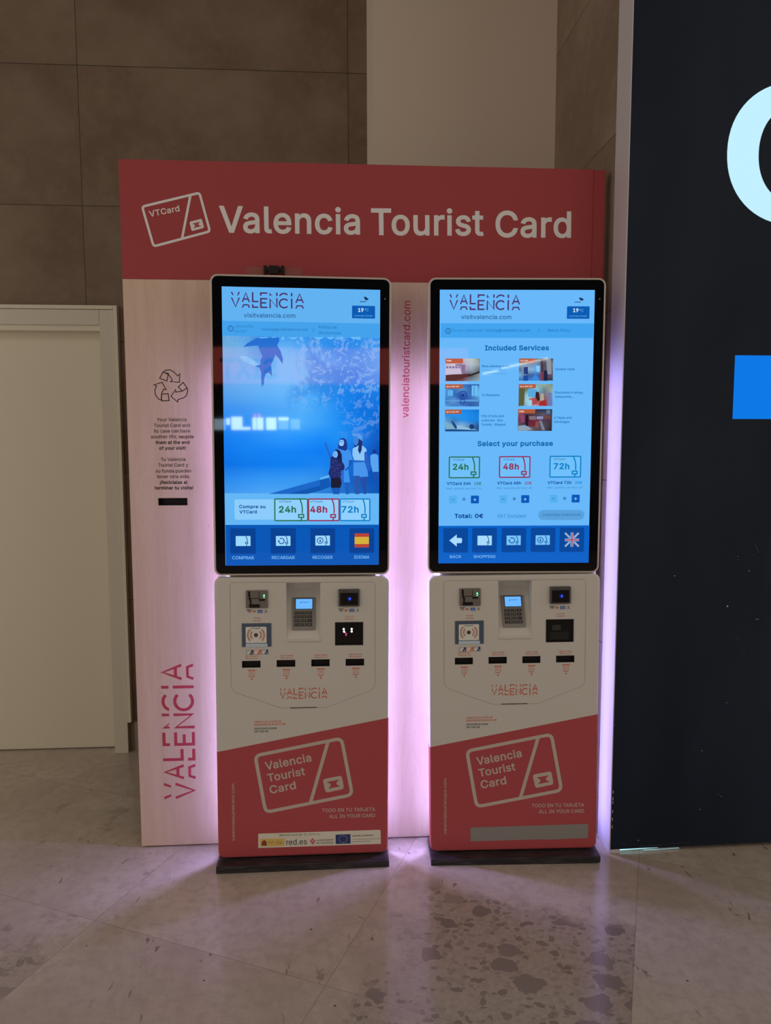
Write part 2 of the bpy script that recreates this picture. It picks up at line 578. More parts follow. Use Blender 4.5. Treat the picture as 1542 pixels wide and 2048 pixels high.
GLYPHS = {
 '!': (385,[[132,315,124,999,260,999,251,315],[193,-9,158,-2,129,17,109,46,103,80,109,115,129,144,158,163,193,170,227,163,256,144,275,115,282,80,275,46,256,17,227,-2]]),
 '#': (865,[[475,0,640,999,741,999,577,0],[20,276,37,376,785,376,769,276],[125,0,288,999,389,999,225,0],[79,622,96,724,843,724,828,622]]),
 '%': (1328,[[345,555,286,562,237,584,198,616,170,658,153,707,147,761,147,810,153,864,170,913,198,955,237,987,286,1008,345,1016,404,1008,453,987,491,955,519,913,536,864,541,810,541,761,536,707,518,658,490,616,452,584,403,562],[345,643,388,652,417,679,433,717,439,761,439,810,433,854,418,892,389,919,345,928,301,919,272,892,255,854,250,810,250,761,255,717,271,679,301,652],[985,-19,926,-12,877,9,838,42,810,84,792,133,787,187,787,235,793,289,810,338,838,380,877,413,926,434,985,441,1043,434,1092,413,1131,380,1158,338,1175,289,1181,235,1181,187,1175,133,1158,84,1130,42,1091,9,1043,-12],[985,68,1028,77,1057,104,1073,143,1079,187,1079,235,1073,280,1057,318,1029,345,985,354,941,345,912,318,895,280,889,235,889,187,895,143,911,104,940,77],[260,0,947,999,1061,999,374,0]]),
 '(': (537,[[175,406,181,518,198,636,224,754,259,867,300,970,347,1059,463,1059,375,841,317,616,302,508,297,406,315,225,370,32,463,-188,347,-188,272,-42,219,107,186,257]]),
 ')': (537,[[73,-188,169,35,222,228,239,406,234,508,219,616,162,841,73,1059,190,1059,237,970,278,867,313,754,339,636,356,518,362,406,350,255,317,105,263,-44,190,-188]]),
 '*': (890,[[396,437,404,650,224,535,176,620,366,718,176,816,224,901,404,787,396,999,492,999,484,787,663,901,711,816,522,718,711,620,663,535,484,650,492,437]]),
 ',': (369,[[74,-235,133,140,269,140,166,-235]]),
 '-': (890,[[662,480,662,369,224,369,224,480]]),
 '.': (369,[[187,-9,153,-2,124,17,104,46,97,80,104,115,124,144,153,164,187,170,222,164,251,144,270,115,277,80,270,46,251,17,222,-2]]),
 '0': (890,[[445,-13,342,2,255,47,186,121,135,223,104,349,94,499,104,649,136,776,187,877,256,952,343,998,445,1013,548,998,635,952,704,877,755,776,786,649,796,499,786,349,755,223,704,121,635,47,549,2],[445,97,513,109,570,145,616,203,649,282,669,381,675,499,669,618,649,717,616,796,570,855,513,891,445,903,377,891,320,855,275,796,242,717,221,618,215,499,221,381,242,282,275,203,320,145,377,109]]),
 '1': (890,[[150,0,150,107,768,107,768,0],[542,999,542,0,417,0,417,881,411,881,169,703,169,838,390,999]]),
 '2': (890,[[125,0,125,93,460,449,554,555,610,642,624,684,629,730,623,780,604,822,575,857,537,882,491,898,439,903,385,897,338,879,301,850,273,812,255,765,250,711,129,711,139,795,169,869,218,929,281,975,357,1003,442,1013,527,1004,601,976,663,932,709,875,739,807,749,732,744,677,729,624,702,569,660,508,525,353,300,119,300,111,765,111,765,0]]),
 '3': (890,[[428,-13,340,-5,261,19,192,59,138,113,102,180,86,259,215,259,225,211,249,171,282,139,325,116,374,103,429,98,488,103,540,119,584,146,618,182,639,229,647,284,640,337,621,385,588,427,540,459,476,479,395,486,308,486,308,588,565,881,565,888,137,888,137,999,732,999,732,905,415,547,415,567,518,567,606,542,676,497,729,437,761,365,772,284,761,202,728,130,675,70,606,24,523,-4]]),
 '4': (890,[[78,207,78,311,485,999,610,999,213,326,213,319,812,319,812,207],[553,0,553,238,553,287,553,624,673,624,673,0]]),
 '5': (890,[[435,-13,350,-5,275,22,212,63,163,118,130,183,117,256,240,256,250,213,271,175,302,143,340,118,385,103,435,98,492,105,543,126,585,160,617,205,637,258,644,319,637,380,616,434,583,480,540,515,487,537,428,544,329,527,285,508,252,483,132,496,188,999,720,999,720,888,296,888,263,592,268,592,304,618,349,638,398,651,451,655,517,649,577,631,631,601,678,560,716,511,744,454,762,390,768,321,757,229,725,149,674,81,606,30,526,-3]]),
 '6': (890,[[445,-13,357,-3,279,29,215,79,166,146,135,227,125,318,133,392,157,470,201,559,270,669,496,999,633,999,296,513,286,513,324,565,384,603,461,617,547,608,620,579,681,533,726,471,755,396,764,309,754,220,722,143,673,78,609,28,532,-3],[445,95,500,102,547,123,587,156,617,199,637,251,643,309,637,368,617,419,587,462,547,494,500,514,445,521,390,514,341,494,301,462,271,420,252,369,245,311,252,252,271,200,301,156,341,123,390,102]]),
 '7': (890,[[190,0,635,881,635,888,122,888,122,999,767,999,767,881,324,0]]),
 '8': (890,[[445,-13,349,-4,266,22,198,65,146,121,113,189,102,266,108,327,128,383,158,433,199,474,246,503,300,520,300,525,234,554,182,605,149,671,138,747,148,820,178,884,225,937,286,978,361,1004,445,1013,528,1004,601,978,663,937,710,884,740,820,750,747,739,672,706,605,655,554,590,525,590,520,643,503,690,474,730,433,761,383,781,327,787,266,776,189,744,121,691,65,622,22,539,-4],[445,97,507,102,559,118,602,145,635,180,655,223,661,272,654,325,633,371,600,409,556,438,503,456,445,462,385,456,332,438,288,409,255,371,234,325,227,272,233,223,253,180,285,145,329,118,382,102],[445,569,495,574,539,590,575,615,603,649,621,691,627,738,621,785,604,825,577,858,540,883,496,898,445,904,393,898,348,883,312,858,284,825,267,785,261,738,267,691,284,649,312,615,349,590,394,574]]),
 '9': (890,[[444,1013,532,1002,609,971,674,920,723,853,754,773,764,681,756,608,732,530,688,440,619,331,394,0,256,0,592,486,604,486,565,434,504,396,428,382,343,392,269,421,209,467,163,528,134,604,125,691,135,779,166,857,216,922,280,971,357,1002],[444,904,390,897,342,876,302,843,272,800,253,749,246,691,253,632,272,581,302,538,342,505,390,485,444,478,499,485,547,505,587,537,618,580,637,631,643,688,637,748,618,800,587,843,548,876,499,897]]),
 ':': (369,[[187,-9,153,-2,124,17,104,46,97,80,104,115,124,144,153,164,187,170,222,164,251,144,270,115,277,80,270,46,251,17,222,-2],[187,532,153,538,124,558,104,587,97,621,104,656,124,685,153,704,187,711,222,704,251,685,270,656,277,621,270,587,251,558,222,538]]),
 '<': (890,[[128,349,128,433,761,753,761,621,279,392,283,400,283,382,279,388,761,159,761,30]]),
 '?': (704,[[260,298,260,313,264,392,278,451,300,495,330,529,410,586,451,618,485,656,507,701,514,754,508,798,492,835,466,865,433,888,393,902,349,907,308,902,269,889,235,867,208,836,189,795,180,743,54,743,66,822,96,889,143,942,202,981,271,1005,349,1013,430,1004,500,979,558,939,601,886,628,822,637,750,628,675,601,611,558,557,500,512,430,462,392,403,380,311,380,298],[322,-9,287,-2,258,17,239,46,232,80,239,115,258,144,287,163,322,170,356,163,385,144,405,115,411,80,405,46,385,17,356,-2]]),
 '@': (1328,[[698,-266,558,-255,435,-224,329,-173,240,-103,171,-15,120,91,89,214,79,352,90,487,121,608,172,713,241,802,328,872,432,924,551,955,686,966,815,955,928,922,1025,869,1104,801,1167,719,1212,626,1239,526,1248,423,1240,279,1228,211,1207,149,1178,96,1137,56,1083,30,1015,21,936,33,866,70,842,99,830,134,826,134,801,94,763,58,710,33,641,25,560,36,492,69,439,122,401,189,378,269,370,358,379,444,406,520,449,584,505,633,572,664,648,674,708,668,756,650,793,626,818,600,824,600,824,658,930,658,930,217,936,179,952,146,980,124,1018,116,1061,124,1093,149,1116,190,1131,250,1142,423,1134,509,1113,591,1077,666,1027,733,963,790,884,832,790,860,682,869,573,860,476,833,392,790,322,731,266,656,225,567,200,465,192,349,200,233,225,130,266,41,323,-33,396,-91,483,-133,585,-159,702,-168,809,-158,900,-135,961,-115,991,-210,912,-235,807,-257],[647,127,705,134,751,154,786,186,810,232,824,291,828,363,823,434,808,489,783,528,748,554,704,568,650,573,599,566,556,545,521,512,496,469,480,419,475,363,479,303,492,247,515,198,548,160,592,136]]),
 'A': (942,[[32,0,396,999,543,999,910,0,776,0,564,594,519,731,456,940,482,940,418,729,374,594,167,0],[216,279,216,390,726,390,726,279]]),
 'B': (896,[[118,0,118,999,474,999,569,991,646,964,706,922,748,868,774,805,782,734,776,676,760,629,733,591,700,562,618,524,618,515,666,505,713,482,756,447,790,399,813,339,821,268,812,196,786,131,741,77,677,35,591,9,484,0],[245,112,481,112,581,123,648,157,686,207,698,268,692,317,673,361,642,399,600,428,549,447,488,453,245,453],[245,561,468,561,520,566,566,582,605,607,635,641,654,683,660,731,649,792,614,842,555,876,472,887,245,887]]),
 'C': (1002,[[525,-13,403,2,295,49,205,125,137,226,94,352,79,499,94,647,137,772,205,874,295,950,403,997,525,1013,599,1007,668,991,732,963,790,926,839,878,880,822,910,757,929,684,802,684,787,733,765,775,702,841,619,882,525,895,438,884,361,849,295,792,245,715,214,617,203,499,214,382,246,284,296,206,361,150,439,115,525,104,619,118,702,158,765,225,802,315,929,315,910,243,880,178,840,122,790,74,733,37,669,9,599,-8]]),
 'D': (987,[[430,0,188,0,188,112,422,112,534,124,624,159,695,215,745,293,774,389,784,502,774,613,745,708,696,785,628,841,540,876,434,887,183,887,183,999,443,999,578,984,693,940,784,867,852,768,893,646,907,502,893,356,851,233,783,134,689,60,571,15],[245,999,245,0,118,0,118,999]]),
 'E': (822,[[118,0,118,999,732,999,732,887,245,887,245,561,698,561,698,449,245,449,245,112,737,112,737,0]]),
 'F': (806,[[118,0,118,999,725,999,725,887,245,887,245,547,680,547,680,435,245,435,245,0]]),
 'G': (1022,[[528,-13,403,2,293,49,204,125,136,227,93,353,79,499,93,647,136,772,203,874,292,950,399,997,521,1013,597,1007,669,989,734,961,792,922,842,874,882,818,913,755,932,685,802,685,761,772,700,839,619,881,521,895,436,884,360,850,295,793,245,715,214,617,203,499,214,382,246,284,296,207,362,150,440,116,528,104,607,113,677,140,735,183,778,242,806,314,815,398,853,391,555,391,555,502,939,502,939,393,926,278,886,178,823,97,740,37,641,-1]]),
 'H': (1016,[[118,0,118,999,245,999,245,567,771,567,771,999,897,999,897,0,771,0,771,455,245,455,245,0]]),
 'I': (590,[[61,0,61,112,232,112,232,887,61,887,61,999,529,999,529,887,359,887,359,112,529,112,529,0]]),
 'J': (779,[[364,-13,244,6,148,64,86,159,65,286,65,339,192,339,192,286,204,205,239,146,293,110,364,98,433,110,487,146,522,205,534,286,534,999,661,999,661,286,640,159,578,64,483,6]]),
 'K': (917,[[205,286,205,425,273,513,343,596,416,676,714,999,881,999,454,542,447,543],[118,0,118,999,245,999,245,657,243,442,245,380,245,0],[731,0,369,509,448,608,881,0]]),
 'L': (772,[[118,0,118,999,245,999,245,112,710,112,710,0]]),
 'M': (1234,[[118,0,118,999,298,999,545,368,564,312,588,241,612,165,632,96,604,96,624,162,648,238,672,311,692,368,936,999,1115,999,1115,0,991,0,991,571,991,642,992,724,994,812,996,898,1007,898,978,804,947,713,918,632,895,571,671,0,562,0,335,571,313,631,285,709,254,801,220,898,233,898,236,817,237,730,239,645,239,571,239,0]]),
 'N': (1028,[[118,0,118,999,268,999,674,359,713,296,761,210,813,108,796,105,787,213,784,309,783,383,783,999,910,999,910,0,760,0,397,570,348,650,291,749,211,888,234,891,240,754,244,644,245,571,245,0]]),
 'O': (1048,[[525,-13,403,2,295,49,206,125,137,226,94,352,79,499,94,647,137,772,206,874,295,950,403,997,525,1013,646,997,754,950,843,874,911,772,954,647,969,499,954,352,911,226,843,125,754,49,646,2],[525,104,610,115,687,149,752,205,802,283,834,381,845,499,834,618,802,716,752,794,687,850,610,884,525,895,439,884,362,850,297,794,246,716,214,617,203,499,214,381,246,283,297,206,362,150,439,115]]),
 'P': (873,[[118,0,118,999,462,999,568,989,653,958,719,908,766,844,794,768,803,683,794,598,766,522,719,457,653,407,568,375,462,365,215,365,215,476,457,476,528,483,584,503,625,535,654,577,671,627,677,683,671,739,654,789,625,830,583,862,527,881,456,888,245,888,245,0]]),
 'Q': (1048,[[482,313,614,313,726,166,754,127,920,-94,787,-94,679,52,651,90],[525,-13,403,2,295,49,206,125,137,226,94,352,79,499,94,647,137,772,206,874,295,950,403,997,525,1013,646,997,754,950,843,874,911,772,954,647,969,499,954,352,911,226,843,125,754,49,646,2],[525,104,610,115,687,149,752,205,802,283,834,381,845,499,834,618,802,716,752,794,687,850,610,884,525,895,439,884,362,850,297,794,246,716,214,617,203,499,214,381,246,283,297,206,362,150,439,115]]),
 'R': (882,[[118,0,118,999,463,999,569,990,654,960,720,913,767,851,795,776,804,692,795,607,767,533,720,472,654,427,568,398,463,388,189,388,189,501,459,501,529,507,585,524,627,552,656,590,673,637,678,692,673,747,656,795,627,834,585,864,528,882,457,888,245,888,245,0],[694,0,452,450,595,450,840,0]]),
 'S': (877,[[439,-17,338,-9,251,18,179,61,125,118,90,188,75,268,205,268,217,215,242,172,280,139,327,115,381,101,439,97,504,102,562,118,610,145,647,180,671,224,679,274,672,317,652,351,621,379,581,402,481,437,361,470,251,512,169,568,119,641,102,732,113,811,147,880,201,936,270,978,353,1004,446,1013,539,1004,621,978,689,936,741,881,774,816,787,743,663,743,641,809,594,859,525,890,442,901,381,896,329,880,285,855,253,822,233,782,226,738,234,692,257,655,292,627,333,605,417,576,519,549,612,518,705,467,744,431,775,388,795,335,802,272,791,195,759,125,707,66,635,21,546,-8]]),
 'T': (881,[[62,887,62,999,819,999,819,887,504,887,504,0,378,0,378,887]]),
 'U': (1016,[[508,-16,398,-5,303,30,225,85,166,157,130,243,118,340,118,999,244,999,244,350,252,282,276,222,315,172,368,133,432,109,508,101,585,109,650,133,702,172,740,222,763,282,771,350,771,999,898,999,898,340,886,243,850,157,792,85,714,30,619,-5]]),
 'V': (942,[[400,0,32,999,166,999,378,405,423,270,487,60,461,60,525,271,569,405,775,999,910,999,546,0]]),
 'X': (932,[[36,0,427,559,427,464,58,999,205,999,349,787,401,710,439,646,478,573,456,573,495,646,534,709,586,787,734,999,877,999,508,470,508,563,895,0,750,0,574,254,527,324,491,384,453,454,480,454,443,386,405,326,357,254,180,0]]),
 'Y': (927,[[400,0,400,409,32,999,179,999,378,677,437,574,490,453,439,453,493,576,551,677,749,999,894,999,527,409,527,0]]),
 'a': (765,[[314,-17,247,-10,185,10,133,42,94,88,68,144,60,212,66,270,85,316,114,352,152,379,246,414,350,432,459,445,521,461,536,477,541,500,541,504,537,547,524,583,502,611,471,633,432,646,384,650,335,646,293,633,231,591,197,538,80,572,112,633,154,680,205,714,261,737,321,751,381,755,470,745,561,708,601,675,633,629,654,569,661,494,661,0,543,0,543,102,535,102,495,48,423,2,373,-12],[335,89,396,96,448,115,488,145,517,183,535,226,541,271,541,373,510,358,454,345,393,336,345,330,264,312,230,296,203,274,186,244,180,206,185,171,200,142,224,119,255,103]]),
 'b': (834,[[451,-16,389,-10,339,7,271,61,232,115,220,115,220,0,103,0,103,999,223,999,223,627,232,627,270,679,337,732,387,749,450,755,538,744,615,708,678,651,726,575,757,481,767,371,757,261,727,166,679,89,615,32,539,-4],[433,92,496,101,549,129,591,172,620,229,639,297,645,372,639,447,621,513,591,569,550,612,497,639,433,648,369,639,317,613,275,571,245,516,227,450,221,372,227,294,246,226,276,170,318,127,370,101]]),
 'c': (777,[[407,-16,312,-4,229,32,161,90,110,167,78,261,67,368,78,477,110,572,161,649,229,707,312,743,407,755,511,741,599,699,668,633,710,544,595,514,570,568,530,610,476,638,407,648,340,638,285,609,243,565,213,507,195,441,189,368,195,297,213,231,243,174,285,129,340,101,407,91,477,101,532,130,573,174,598,230,713,201,695,153,670,110,602,42,512,-1]]),
 'd': (834,[[384,-16,296,-4,219,32,155,89,107,166,77,261,67,371,77,481,108,575,156,651,220,708,297,744,384,755,447,749,497,732,564,679,602,627,610,627,610,999,730,999,730,0,614,0,614,115,602,115,564,61,496,7,446,-10],[402,92,464,101,517,127,558,170,588,226,606,294,612,372,606,450,589,516,559,571,517,613,465,639,402,648,337,639,284,612,243,569,213,513,195,447,189,372,195,297,213,229,243,172,285,129,338,101]]),
 'e': (794,[[417,-16,316,-4,230,32,161,90,109,167,78,260,67,367,77,475,109,569,159,647,226,706,308,743,403,755,463,750,522,735,577,708,627,670,669,618,702,554,722,475,729,381,729,333,147,333,147,434,664,434,608,397,603,467,585,528,556,578,516,616,465,641,403,649,340,640,287,616,245,578,214,530,195,474,188,415,188,349,196,272,217,209,251,158,297,121,353,98,417,91,498,104,561,143,600,207,717,178,694,124,658,77,612,38,555,9,490,-10]]),
 'f': (498,[[448,745,448,643,13,643,13,745],[158,0,158,848,166,906,188,954,222,992,266,1019,315,1036,368,1041,437,1035,477,1024,447,920,422,927,382,931,335,924,303,904,285,869,278,822,278,0]]),
 'g': (835,[[406,-296,329,-290,263,-274,207,-249,162,-216,126,-178,99,-136,199,-80,239,-129,303,-173,349,-187,406,-191,489,-180,554,-148,597,-92,612,-11,612,134,602,134,563,81,496,31,446,15,383,9,298,20,221,52,157,105,108,177,77,268,67,376,77,483,108,576,157,652,221,708,298,744,385,755,448,750,498,732,566,679,604,626,615,626,615,745,732,745,732,-17,721,-106,688,-176,637,-230,571,-267,493,-289],[402,116,466,124,518,148,559,186,589,238,608,302,614,378,608,453,590,518,560,572,518,613,466,639,402,648,338,639,285,612,243,570,213,515,195,451,189,378,195,305,214,241,244,188,286,149,339,124]]),
 'h': (806,[[223,445,223,0,103,0,103,999,223,999,223,565,201,565,243,653,299,711,367,744,447,755,518,747,580,724,631,685,669,630,694,559,702,472,702,0,582,0,582,462,570,540,536,598,483,634,413,647,362,641,316,623,278,595,248,555,230,505]]),
 'i': (327,[[103,0,103,745,223,745,223,0],[164,870,133,876,106,893,87,919,81,949,87,980,106,1006,133,1023,164,1029,197,1023,224,1006,242,980,248,949,242,919,224,893,197,876]]),
 'j': (327,[[103,745,223,745,223,-59,218,-123,200,-177,169,-222,127,-254,73,-274,7,-280,-19,-280,-19,-170,4,-170,49,-163,79,-141,97,-106,103,-57],[164,870,132,876,105,893,87,919,80,949,87,980,105,1006,132,1023,164,1029,196,1023,223,1006,241,980,248,949,241,919,223,893,196,876]]),
 'k': (748,[[216,268,216,416,237,416,559,745,708,745,362,392,348,392],[103,0,103,999,223,999,223,0],[578,0,290,365,376,449,731,0]]),
 'l': (372,[[274,-5,198,6,145,40,114,93,103,166,103,999,223,999,223,194,227,151,236,122,255,107,287,102,315,103,333,107,355,5,318,-2]]),
 'm': (1198,[[103,0,103,745,220,745,221,580,211,580,231,635,260,679,296,714,338,739,383,754,431,759,505,746,564,709,607,651,631,579,614,579,633,630,662,674,701,710,748,736,801,753,858,759,920,752,977,730,1025,695,1062,645,1086,581,1094,501,1094,0,974,0,974,498,963,568,928,614,879,641,822,649,775,644,735,628,703,603,678,570,664,531,659,486,659,0,539,0,539,510,528,567,497,611,450,640,392,649,349,644,310,629,275,603,247,568,229,523,223,468,223,0]]),
 'n': (805,[[223,445,223,0,103,0,103,745,219,745,220,565,201,565,243,653,299,711,367,744,447,755,518,747,580,724,630,685,669,630,693,559,702,472,702,0,582,0,582,462,570,540,536,598,483,634,413,647,362,641,316,623,278,595,248,555,230,505]]),
 'o': (816,[[407,-16,312,-4,229,32,161,90,110,167,78,261,67,368,78,477,110,572,161,649,229,707,312,743,407,755,503,743,587,707,655,649,706,572,738,477,749,368,738,261,706,167,655,90,587,32,503,-4],[407,91,476,101,531,129,573,174,603,231,621,297,627,368,621,441,603,507,573,565,531,609,476,638,407,648,340,638,285,609,243,565,213,507,195,441,189,368,195,297,213,231,243,174,285,129,340,101]]),
 'p': (834,[[103,-280,103,745,220,745,220,627,232,627,270,679,337,732,387,749,450,755,538,744,615,708,678,651,726,575,757,481,767,371,757,261,727,166,679,89,615,32,539,-4,451,-16,389,-10,339,7,271,61,232,115,223,115,223,-280],[433,92,496,101,549,129,591,172,620,229,639,297,645,372,639,447,621,513,591,569,550,612,497,639,433,648,369,639,317,613,275,571,245,516,227,450,221,372,227,294,246,226,276,170,318,127,370,101]]),
 'q': (834,[[730,-280,610,-280,610,115,602,115,563,61,496,7,446,-10,384,-16,296,-4,219,32,155,89,107,166,77,261,67,371,77,481,108,575,156,651,220,708,297,744,384,755,447,749,497,732,564,679,602,627,614,627,614,745,730,745],[402,92,464,101,517,127,558,170,588,226,606,294,612,372,606,450,589,516,559,571,517,613,465,639,402,648,337,639,284,612,243,569,213,513,195,447,189,372,195,297,213,229,243,172,285,129,338,101]]),
 'r': (509,[[103,0,103,745,219,745,219,631,227,631,255,681,299,721,355,747,419,756,450,755,478,754,478,633,452,637,406,640,357,634,313,618,275,592,247,557,229,515,223,466,223,0]]),
 's': (717,[[358,-16,285,-10,220,7,166,35,121,74,89,125,70,185,184,209,207,156,244,118,294,97,356,89,426,98,480,122,515,159,527,202,520,238,499,267,465,289,417,305,293,334,205,365,142,409,104,466,92,538,101,598,128,651,170,695,226,728,293,748,368,755,439,749,499,732,548,704,587,666,617,621,637,569,527,545,507,585,477,620,431,645,368,653,307,646,257,622,224,588,213,545,221,507,243,478,282,455,337,438,451,411,539,380,602,337,638,280,651,209,641,147,614,93,569,47,510,13,439,-9]]),
 't': (447,[[400,745,400,643,13,643,13,745],[127,926,248,926,248,192,252,149,267,120,294,104,335,98,364,100,396,105,419,3,377,-5,331,-8,245,4,181,42,141,102,127,182]]),
 'u': (806,[[358,-10,288,-2,226,21,175,60,136,115,111,186,103,273,103,745,223,745,223,283,235,206,269,147,323,111,393,99,444,104,489,122,527,150,557,190,575,240,582,300,582,745,702,745,702,0,586,0,586,180,604,180,562,92,505,33,436,1]]),
 'v': (765,[[319,0,34,745,166,745,325,305,367,171,404,41,362,41,398,171,440,305,599,745,730,745,445,0]]),
 'w': (1114,[[270,0,44,745,171,745,262,420,302,268,344,81,324,81,365,265,405,420,495,745,622,745,710,420,750,267,790,81,769,81,811,266,852,420,943,745,1070,745,844,0,724,0,626,337,598,442,571,551,543,663,571,663,544,551,516,441,487,337,390,0]]),
 'x': (744,[[41,0,337,429,336,336,56,745,197,745,290,600,352,498,407,404,345,404,398,498,458,600,553,745,691,745,410,331,410,421,703,0,563,0,453,168,393,267,339,357,402,357,350,267,291,168,180,0]]),
 'y': (765,[[93,-272,121,-168,140,-172,204,-175,231,-165,256,-145,277,-114,296,-70,319,-3,34,745,166,745,325,305,367,170,404,41,361,41,398,171,440,305,600,745,730,745,401,-114,347,-210,313,-243,274,-267,229,-280,180,-285,127,-281]]),
 '¡': (386,[[125,-246,133,436,253,436,262,-246],[193,582,158,588,129,608,109,637,103,671,109,706,129,735,158,755,193,761,227,755,257,735,276,706,283,671,276,637,257,608,227,588]]),
 '·': (385,[[193,386,158,392,129,412,109,441,103,475,109,510,129,539,158,558,193,565,227,558,256,539,276,510,282,475,276,441,256,412,227,392]]),
 'º': (657,[[329,433,250,443,182,470,126,514,85,572,59,643,50,724,59,806,85,877,126,936,182,979,250,1006,329,1016,407,1006,475,979,530,936,572,877,598,806,606,724,598,642,572,572,530,514,475,470,407,442],[329,529,379,536,420,556,451,587,473,626,487,673,491,724,487,776,474,822,451,862,420,893,379,913,329,920,279,913,238,893,207,863,184,823,171,776,166,724,171,673,184,626,207,587,238,556,279,536]]),
 '¿': (704,[[445,448,445,433,440,353,427,294,405,251,375,217,294,160,253,128,220,90,198,44,190,-9,196,-52,212,-89,238,-120,272,-142,311,-156,355,-161,396,-157,435,-144,469,-122,497,-91,516,-49,524,2,651,2,638,-77,608,-143,562,-197,502,-236,433,-260,355,-268,274,-259,204,-234,147,-194,104,-141,77,-77,68,-5,77,70,103,134,146,188,205,233,274,284,297,310,312,342,323,434,323,448],[382,755,417,748,446,728,466,700,472,665,466,631,446,602,417,582,382,576,349,582,320,602,300,631,293,665,300,700,320,728,349,748]]),
 'È': (822,[[118,0,118,999,732,999,732,887,245,887,245,561,698,561,698,449,245,449,245,112,737,112,737,0],[381,1097,252,1294,386,1294,480,1097]]),
 'Í': (590,[[61,0,61,112,232,112,232,887,61,887,61,999,529,999,529,887,359,887,359,112,529,112,529,0],[243,1097,337,1294,471,1294,341,1097]]),
 'Ó': (1048,[[525,-13,403,2,295,49,206,125,137,226,94,352,79,499,94,647,137,772,206,874,295,950,403,997,525,1013,646,997,754,950,843,874,911,772,954,647,969,499,954,352,911,226,843,125,754,49,646,2],[525,104,610,115,687,149,752,205,802,283,834,381,845,499,834,618,802,716,752,794,687,850,610,884,525,895,439,884,362,850,297,794,246,716,214,617,203,499,214,381,246,283,297,206,362,150,439,115],[472,1097,565,1294,700,1294,570,1097]]),
 'í': (327,[[103,0,103,745,223,745,223,0],[111,842,205,1040,339,1040,210,842]]),
 '€': (911,[[715,646,669,549,32,549,68,646],[630,451,585,352,32,352,68,451],[831,910,782,804,719,852,647,884,565,895,488,884,419,850,360,794,316,717,287,618,278,499,287,381,316,282,360,205,419,149,488,115,565,104,647,115,718,146,778,188,828,84,773,42,709,11,639,-7,565,-13,452,2,352,49,269,124,206,226,167,352,154,499,167,647,206,773,269,875,352,950,452,997,565,1013,639,1006,709,987,773,955]]),
 ' ': (369,[]),
}


KERN = {'Va': -70, 'To': -95, 'Ta': -90, 'VT': -10, 'TA': -75, 'AR': 0, 'Tu': -80, 'Yo': -70, 'YO': -30, 'VA': -80, 'LA': 10, 'AJ': 0, 'Tp': -60}


_glyph = {}


def glyph_mesh(ch, bold):
    """outline grown by the weight and triangulated, overlaps merged"""
    key = (ch, round(bold, 4))
    if key in _glyph:
        return _glyph[key]
    loops = []
    for fl in GLYPHS[ch][1]:
        P = [Vector((fl[k] / 1000, fl[k + 1] / 1000)) for k in range(0, len(fl), 2)]
        n = len(P)
        if bold:
            Q = []
            for k in range(n):
                d0, d1 = (P[k] - P[k - 1]).normalized(), (P[(k + 1) % n] - P[k]).normalized()
                n0, n1 = Vector((-d0.y, d0.x)), Vector((-d1.y, d1.x))
                m_ = n0 + n1
                m_ = m_.normalized() if m_.length > .2 else n1
                Q.append(P[k] + m_ * bold / max(.5, m_.dot(n1)))
            P = Q
        loops.append(P)
    vs = [q for l in loops for q in l]
    ed, o = [], 0
    for l in loops:
        ed += [(o + k, o + (k + 1) % len(l)) for k in range(len(l))]
        o += len(l)
    if not vs:
        _glyph[key] = ([], [])
        return _glyph[key]
    ov, oe, of, *_r = delaunay_2d_cdt(vs, ed, [], 0, 1e-5)
    keep = []
    for f in of:
        cx = sum(ov[k].x for k in f) / len(f)
        cy = sum(ov[k].y for k in f) / len(f)
        w = 0
        for l in loops:
            for k in range(len(l)):
                a, b = l[k - 1], l[k]
                if (a.y <= cy) != (b.y <= cy):
                    if a.x + (cy - a.y) / (b.y - a.y) * (b.x - a.x) > cx:
                        w += 1 if b.y > a.y else -1
        if w * WIND > 0:
            keep.append(tuple(f))
    _glyph[key] = ([(q.x, q.y) for q in ov], keep)
    return _glyph[key]


_h = GLYPHS['H'][1][0]
WIND = 1 if sum(_h[k - 2] * _h[k + 1] - _h[k] * _h[k - 1] for k in range(0, len(_h), 2)) > 0 else -1


def text_mesh(body, bold):
    """flat lettering, cap height 1"""
    vs, fs, x = [], [], 0
    for i, ch in enumerate(body):
        x += KERN.get(body[i - 1] + ch, 0) if i else 0
        gv, gf = glyph_mesh(ch, bold)
        o = len(vs)
        used = sorted({k for f in gf for k in f})
        mp = {k: o + t for t, k in enumerate(used)}
        vs += [(x / 1000 + gv[k][0], gv[k][1]) for k in used]
        fs += [tuple(mp[k] for k in f) for f in gf]
        x += GLYPHS[ch][0] + bold * 1200
    return vs, fs


def rr_pts(x0, z0, x1, z1, r, seg=5):
    if r <= 0:
        return [(x0, z0), (x1, z0), (x1, z1), (x0, z1)]
    r = min(r, (x1 - x0) / 2.001, (z1 - z0) / 2.001)
    pts = []
    for cx, cz, a0 in ((x1 - r, z0 + r, 270), (x1 - r, z1 - r, 0), (x0 + r, z1 - r, 90), (x0 + r, z0 + r, 180)):
        for k in range(seg + 1):
            a = math.radians(a0 + 90 * k / seg)
            pts.append((cx + r * math.cos(a), cz + r * math.sin(a)))
    return pts


